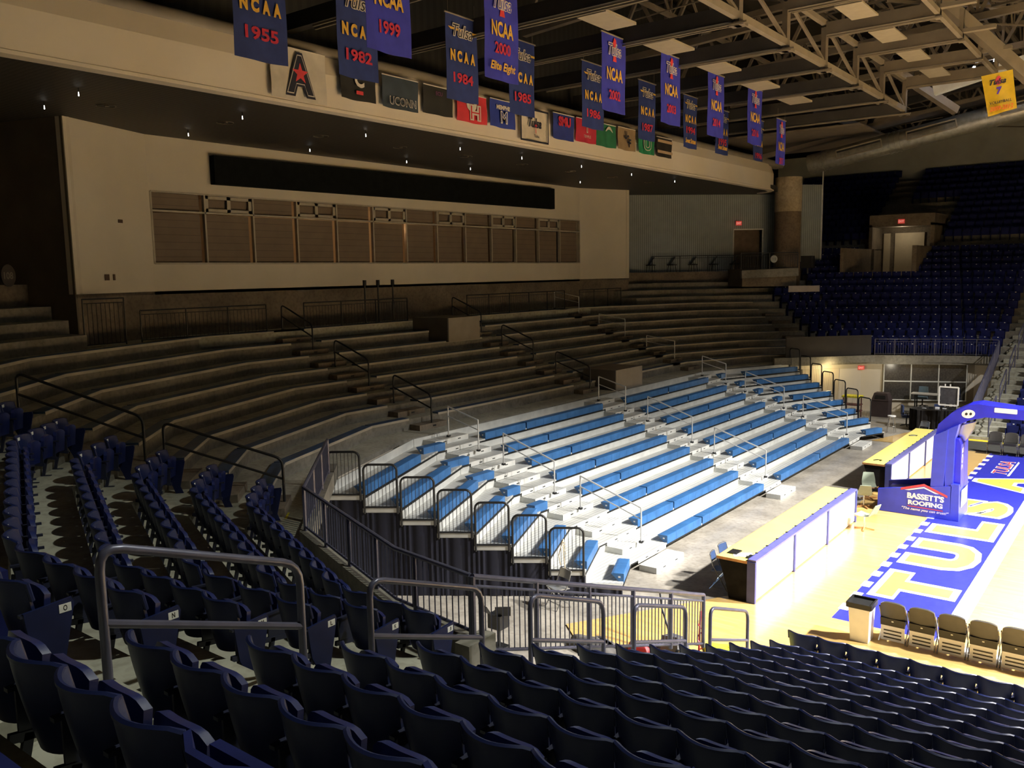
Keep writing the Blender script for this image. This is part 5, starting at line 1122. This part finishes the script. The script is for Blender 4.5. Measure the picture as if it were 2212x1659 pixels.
for k, (s, y0, y1, z0, z1, c, lab) in enumerate(FL):
    r = thing('conference_flag', lab + ' on the fascia', 'flag', (XF, (y0 + y1) / 2, z1), 'conference flags along the fascia'); mm = mat('flag_cloth_%d' % k, c, .75, noise=(3, .12))
    obj('flag_cloth', cloth(y0, y1, z0, z1, XF, .03, k * 1.3), mm, r, True); obj('top_hem', MB().tube([(XF, y0, z1), (XF, y1, z1)], .018, 6), M_felw, r)
    cy, cz, cx = (y0 + y1) / 2, (z0 + z1) / 2, XF + .05
    if s == 'A':
        text_on(r, 'A', cy, cz, .98, 1.12, cx, M_felb, .09); text_on(r, 'A', cy, cz, .90, 1.0, cx + .004, M_felw, .045, name='inner_line'); text_on(r, 'A', cy, cz, .84, .95, cx + .008, M_felb, .035)
        t = MB(); poly_mb(t, [((.27 if i % 2 == 0 else .11) * math.sin(i * math.pi / 5), (.27 if i % 2 == 0 else .11) * math.cos(i * math.pi / 5)) for i in range(10)], (cx + .012, cy, cz + .03), Yp, Zp); obj('star', t, M_red, r)
    elif s == 'C': text_on(r, 'C', cy, cz + .12, .36, .5, cx, M_felw, .03); t = MB(); poly_mb(t, [(-.13, -.32), (.13, -.32), (.13, -.22), (-.13, -.22)], (cx, cy, cz), Yp, Zp); obj('bar', t, M_red, r)
    elif s == 'UCONN': text_on(r, s, cy + .05, z0 + .2, 1.1, .24, cx, M_felw, .03); text_on(r, s, cy + .05, z0 + .2, 1.06, .2, cx + .004, mm, -.005, name='inner_lettering')
    elif s == 'ECU': text_on(r, s, cy, cz + .2, .3, .12, cx, mat('felt_purple', (.12, .03, .10), .8), .02)
    elif s == 'UH': text_on(r, 'U', cy - .08, cz + .15, .5, .5, cx, M_felw, .05); text_on(r, 'H', cy + .1, cz - .13, .55, .5, cx + .004, M_felw, .08); text_on(r, 'H', cy + .1, cz - .13, .47, .42, cx + .008, mm, -.01, name='inner_lettering')
    elif s == 'M': text_on(r, 'MEMPHIS', cy, z1 - .25, .78, .15, cx, M_felw, .05); text_on(r, 'M', cy + .02, cz - .12, .38, .42, cx, M_felw, .05); text_on(r, 'M', cy + .02, cz - .12, .3, .34, cx + .004, mm, -.01, name='inner_lettering')
    elif s == 'Tulsa':
        text_on(r, s, cy, cz + .1, .82, .34, cx, M_felb, .03, .3); text_on(r, s, cy + .1, z0 + .22, .32, .1, cx, M_felb, .01); text_on(r, 'T', cy + .06, cz - .1, .12, .3, cx + .002, M_red, .03)
        t = MB()
        for a, b, c_, d in ((y0, z0, y1, z0 + .06), (y0, z1 - .06, y1, z1), (y0, z0, y0 + .05, z1), (y1 - .05, z0, y1, z1)): t.box((cx - .006, a, b), (cx, c_, d))
        obj('dark_border', t, M_felb, r)
    elif s == 'SMU': text_on(r, s, cy, cz + .18, .82, .36, cx, M_felr, .06)
    elif s == 'T':
        text_on(r, 'T', cy, cz + .12, .34, .4, cx, M_felw, .05); text_on(r, 'T', cy, cz + .12, .26, .32, cx + .004, mm, 0, name='inner_lettering'); text_on(r, 'TEMPLE', cy, cz - .22, .5, .1, cx, M_felw, .0)
    elif s == 'wave':
        t = MB(); a = [(-.28 + .56 * i / 10, .16 + .2 * math.sin(math.pi * i / 10)) for i in range(11)]; b2 = [(-.26 + .5 * i / 10, .14 + .1 * math.sin(math.pi * i / 10)) for i in range(10, -1, -1)]
        for i in range(10): poly_mb(t, [a[i], a[i + 1], b2[9 - i], b2[10 - i]], (cx, cy + .15, cz), Yp, Zp)
        obj('white_curve', t, M_felw, r)
    elif s == 'UCF':
        for i, ch in enumerate('UCF'): text_on(r, ch, cy - .15 + .17 * i, cz + .15 - .15 * i, .2, .34, cx, M_felb, .04)
    elif s == 'U': text_on(r, 'U', cy, cz, .7, .6, cx, M_felw, .06); text_on(r, 'U', cy, cz, .62, .53, cx + .004, mm, .02, name='inner_lettering')
    else:
        for dz in (.24, -.22): t = MB(); poly_mb(t, [(-.7, dz - .06), (.7, dz - .06), (.7, dz + .06), (-.7, dz + .06)], (cx, cy, cz), Yp, Zp); obj('tan_bar', t, mat('felt_tan', (.45, .32, .2), .8), r)
# yellow retired number banner
r = thing('retired_number_banner', 'bright yellow hanging banner with number 7 and VOLLEYBALL near the upper right', 'banner', (-5.7, 37, 14.2), None)
A_, B_, C_, D_ = Vector((-6.2, 37, 14.17)), Vector((-5.18, 37.0, 14.27)), Vector((-5.9, 37, 12.68)), Vector((-4.98, 37, 12.88))
M_by = mat('banner_yellow', (.75, .48, .02), .6, noise=(4, .12), transl=.25)
f = lambda u, v, k=0.: tuple(C_.lerp(D_, u).lerp(A_.lerp(B_, u), v) + Vector((0, .035 * math.sin(u * 8 + v * 3) * (1.2 - v) + k, 0)))
obj('banner_cloth', MB().grid(lambda u, v: f(u, v), 14, 12, lambda u, v: f(u, v, .006)), M_by, r, True)
rt = (B_ - A_).normalized()
for s, v, w_, h_, m_, sh, bo in (('Tulsa', .78, .55, .2, M_felb, .3, .03), ('7', .55, .17, .27, mat('felt_purple2', (.08, .03, .35), .8), 0, .06), ('VOLLEYBALL', .27, .72, .10, M_felb, 0, .02), ('2009-2012', .12, .76, .17, mat('felt_orange', (.7, .15, .02), .8), .1, .03)):
    c = C_.lerp(D_, .5).lerp(A_.lerp(B_, .5), v) + Vector((0, -.06, 0)); t = MB(); text_mb(t, s, c, rt, Zp, w_, h_, bo, sh); obj('lettering', t, m_, r)
t = MB(); poly_mb(t, ell(0, 0, .09, .17, 12), C_.lerp(D_, .52).lerp(A_.lerp(B_, .52), .8) + Vector((0, -.055, 0)), rt, Zp); obj('red_emblem', t, M_red, r)
# ------------------------------------------------------------------ roof steel
YB = [23.05 + 3.6 * n for n in range(-5, 6)]
def steel(name, lab, m, mt, cat='roof beam', grp=None): return tag(obj(name, m, mt), lab, cat, grp)
for k, y in enumerate(YB):
    r = thing('catwalk_beam', 'long dark roof beam with two pale runners, %s of the lower tier from the near end' % ORD[k + 1], 'roof beam', (-14.5, y, 13.78), 'lower tier of dark beams with pale runners')
    m = MB().box((-19.8, y - .16, 13.84), (-9.84, y + .16, 14.26)); obj('beam_body', m, M_steeld, r)
    m = MB().box((-18.5, y - .20, 13.74), (-9.5, y - .15, 13.79)); m.box((-18.8, y + .12, 13.78), (-9.8, y + .17, 13.83)); obj('runners', m, M_steell, r)
    if 0 < k:
        m = MB().box((-9.9, y - .13, 13.72), (-9.74, y + .13, 15.15)); m.box((-10.02, y - .16, 13.72), (-9.6, y + .16, 13.80)); obj('end_post', m, M_steel, r)
    if k in (2, 3, 4, 5, 6, 7, 8):
        m = MB().box((-13.0 - .0, y + .5, 13.86), (-12.1, y + 2.1, 13.93)); tag(obj('light_panel', m, mat('panel_beige', (.27, .235, .185), .6, noise=(3, .08))), 'flat beige panel between the lower roof beams, %s from the near end' % ORD[k - 1], 'roof panel', 'beige roof panels')
for k in range(1, 10):
    y0, y1 = YB[k], YB[k + 1]
    m = MB().bar((-9.82, y0 + .1, 13.98), (-9.82, y1 - .1, 13.98), .17, .2); m.bar((-9.82, y0, 15.3), (-9.82, y1, 15.3), .16, .16)
    steel('roof_chord', 'pale lower chord between beam posts, %s bay from the near end' % ORD[k], m, M_steell, 'roof beam', 'pale chords between the beam posts')
    m = MB().bar((-9.82, y0 + .12, 15.25), (-9.82, y1 - .12, 14.1), .09)
    steel('roof_brace', 'slanted brace between beam posts, %s bay from the near end' % ORD[k], m, M_steel, 'roof brace', 'slanted braces between the beam posts')
for k in range(2, 11):
    y = YB[k]
    r = thing('catwalk_beam', 'dark roof beam with pale runner, %s of the raised tier from the near end' % ORD[k - 1], 'roof beam', (-8, y, 14.85), 'raised tier of dark beams')
    obj('beam_body', MB().box((-9.74, y - .14, 14.9), (-6.4, y + .14, 15.3)), M_steeld if k < 5 else M_steel, r); obj('runners', MB().box((-9.7, y - .18, 14.80), (-6.2, y - .13, 14.85)).box((-9.7, y + .1, 14.84), (-6.3, y + .15, 14.88)), M_steell, r)
    m = MB().box((-6.42, y - .1, 14.8), (-6.28, y + .1, 15.9)); m.box((-6.3, y - .12, 15.1), (-5.3, y + .12, 15.22)); obj('end_post', m, M_steell, r)
    if k < 10: steel('roof_chord', 'pale raised chord, %s bay from the near end' % ORD[k - 1], MB().bar((-6.35, y, 15.0), (-6.35, YB[k + 1], 15.0), .14, .16), M_steell, 'roof beam', 'pale raised chords'); m = MB().box((-8.6, y + .6, 14.92), (-7.8, y + 2.4, 14.97)); steel('light_panel', 'beige panel between the raised beams, %s bay' % ORD[k - 1], m, mat('panel_beige', (.42, .36, .28), .6), 'roof panel', 'beige panels of the raised tier')
# trusses above: Warren trusses along X and along Y
def truss(name, lab, A, B, depth, nb, wch, wweb, m, grp):
    A, B = Vector(A), Vector(B); U = Vector((0, 0, depth)); r = thing(name, lab, 'roof truss', A, grp)
    obj('bottom_chord', MB().bar(A, B, wch), m, r); obj('top_chord', MB().bar(A + U, B + U, wch), m, r)
    g = MB()
    for i in range(nb):
        p, q, mid = A.lerp(B, i / nb), A.lerp(B, (i + 1) / nb), A.lerp(B, (i + .5) / nb) + U; g.bar(p, mid, wweb); g.bar(mid, q, wweb)
        if i % 2: g.bar(p, p + U, wweb * .8)
    obj('web_members', g, m, r)
for k in range(9):
    y = 14 + 6.2 * k
    truss('roof_truss', 'brown steel roof truss above the beams, %s from the near end' % ORD[k + 1], (-19.5, y, 15.9), (6, y, 17.6), 2.4, 10, .26, .13, M_steel, 'roof trusses across the hall')
for k, x in enumerate((-16.5, -12.0, -7.0, -1.5)):
    truss('roof_purlin', 'long steel truss running down the hall under the roof, %s from the end stand' % ORD[k + 1], (x, 6, 18.2 if k else 17.2), (x, 70, 18.2 if k else 17.2), 1.4, 22, .16, .08, M_steel, 'long trusses under the roof')
rd = random.Random(3)
m = MB()
for k in range(130):
    x = -19 + 22 * rd.random(); y = 10 + 55 * rd.random(); z = 15.6 + 4 * rd.random()
    a = rd.choice([(1, 0, .06), (0, 1, 0), (.6, .8, .02)]); L = 3 + 7 * rd.random(); m.bar((x, y, z), (x + a[0] * L, y + a[1] * L, z + a[2] * L), .04 + .07 * rd.random())
tag(obj('roof_conduits', m, M_steel), 'maze of thin conduits and rods hanging under the dark roof deck', 'conduit', kind='stuff')
# big diagonal girder and ring beams at the right
steel('diagonal_girder', 'thick pale girder slanting down at the upper right corner', MB().bar((-7.86, 36.0, 17.31), (-4.4, 38.4, 13.7), .42, .42), M_steell)
steel('diagonal_girder', 'thick brown girder running from the raised beams toward the duct', MB().bar((-15.53, 46.3, 15.32), (-13.09, 48.0, 14.24), .35, .35), M_steel)
steel('diagonal_girder', 'slanting girder meeting the ring beam above the duct', MB().bar((-11.3, 41.5, 16.5), (-8.51, 45.0, 14.3), .34, .34), M_steel)
for k, (z, y, hh) in enumerate(((13.35, 47.4, .22), (13.95, 50.0, .4), (15.2, 51.5, .5))):
    steel('ring_beam', 'sloping ring beam above the duct at the far side, %s from below' % ORD[k + 1], MB().bar((-18.8, y, z), (2, y, z + 3.0), .4, hh), M_steel, 'roof beam', 'ring beams at the far side')
for k in range(6): steel('ring_post', 'short steel post between the ring beams, %s from the left' % ORD[k + 1], MB().bar((-17 + 3.2 * k, 50.3, 14.4 + .45 * k), (-17 + 3.2 * k, 51.2, 15.3 + .45 * k), .22), M_steel, 'roof post', 'posts between the ring beams')
m = MB().box((-20, 44, 14.0), (-12.5, 52, 14.1)); steel('roof_soffit_panel', 'flat grey ceiling panels above the far end of the fascia', m, M_steel, 'roof panel')
m = MB().bar((-9.06, 43.0, 14.95), (-5.3, 42.9, 15.75), .3, .42); tag(obj('bright_beam', m, mat('beam_white', (.62, .66, .75), .5, noise=(3, .1))), 'pale blue-white beam lit by spotlights behind the yellow banner', 'roof beam')
for k, (x, y, z) in enumerate(((-7.5, 43.0, 15.72), (-6.7, 43.0, 15.95))):
    r = thing('spotlight', 'small bright spotlight above the pale beam, %s' % ('left one', 'right one')[k], 'lamp', (x, y, z)); obj('arm', MB().tube([(x - .8, y + .2, z), (x, y, z)], .02, 6), M_steell, r); obj('bulb', MB().cyl((x, y), .07, z - .1, z + .05, 10, .05), mat('spot_bulb', (1, 1, 1), .3, emit=((.95, .97, 1), 12)), r)
    lamp('SPOT', 'beam_spot', (x, y, z - .12), (-7.2, 43.0, 14.9), 220, (.85, .9, 1), spot_size=2.2, shadow_soft_size=.06)
lamp('SPOT', 'banner_fill', (-3.0, 33.0, 15.6), (-5.6, 37, 13.5), 420, (1, .95, .8), spot_size=.5, spot_blend=.5, shadow_soft_size=.1)  # added lamp to brighten the yellow banner, without a fixture
# duct
A_, B_ = Vector((-15.7, 46.5, 12.62)), Vector((-1.0, 46.5, 15.15)); d = (B_ - A_).normalized()
r = thing('air_duct', 'large round metal air duct rising to the right below the ring beams', 'duct', A_)
obj('duct_tube', MB().tube([A_, B_], .5, 28), M_duct, r, True)
for t in (.7, .95, 4.0, 4.25, 4.5, 8.3, 8.6, 12.2, 12.5): obj('duct_band', MB().tube([A_ + d * t, A_ + d * (t + .09)], .535, 28), M_duct, r, True)
sd = Vector((0, -1, 0)); dn = d.cross(sd); dn = dn if dn.z > 0 else -dn
for k, t in enumerate((1.5, 4.9, 8.95, 12.9)):
    c = A_ + d * (t + 1.15) + sd * .50 + dn * .05; g = MB()
    for s1, s2 in (((-1.1, -.2), (1.1, -.2)), ((1.1, -.2), (1.1, .2)), ((1.1, .2), (-1.1, .2)), ((-1.1, .2), (-1.1, -.2))): g.bar(c + d * s1[0] + dn * s1[1], c + d * s2[0] + dn * s2[1], .055)
    obj('vent_frame', g, M_steell, r); obj('vent_grille', MB().bar(c + d * -1.1 - sd * .04, c + d * 1.1 - sd * .04, .04, .38, side=sd), M_black, r)
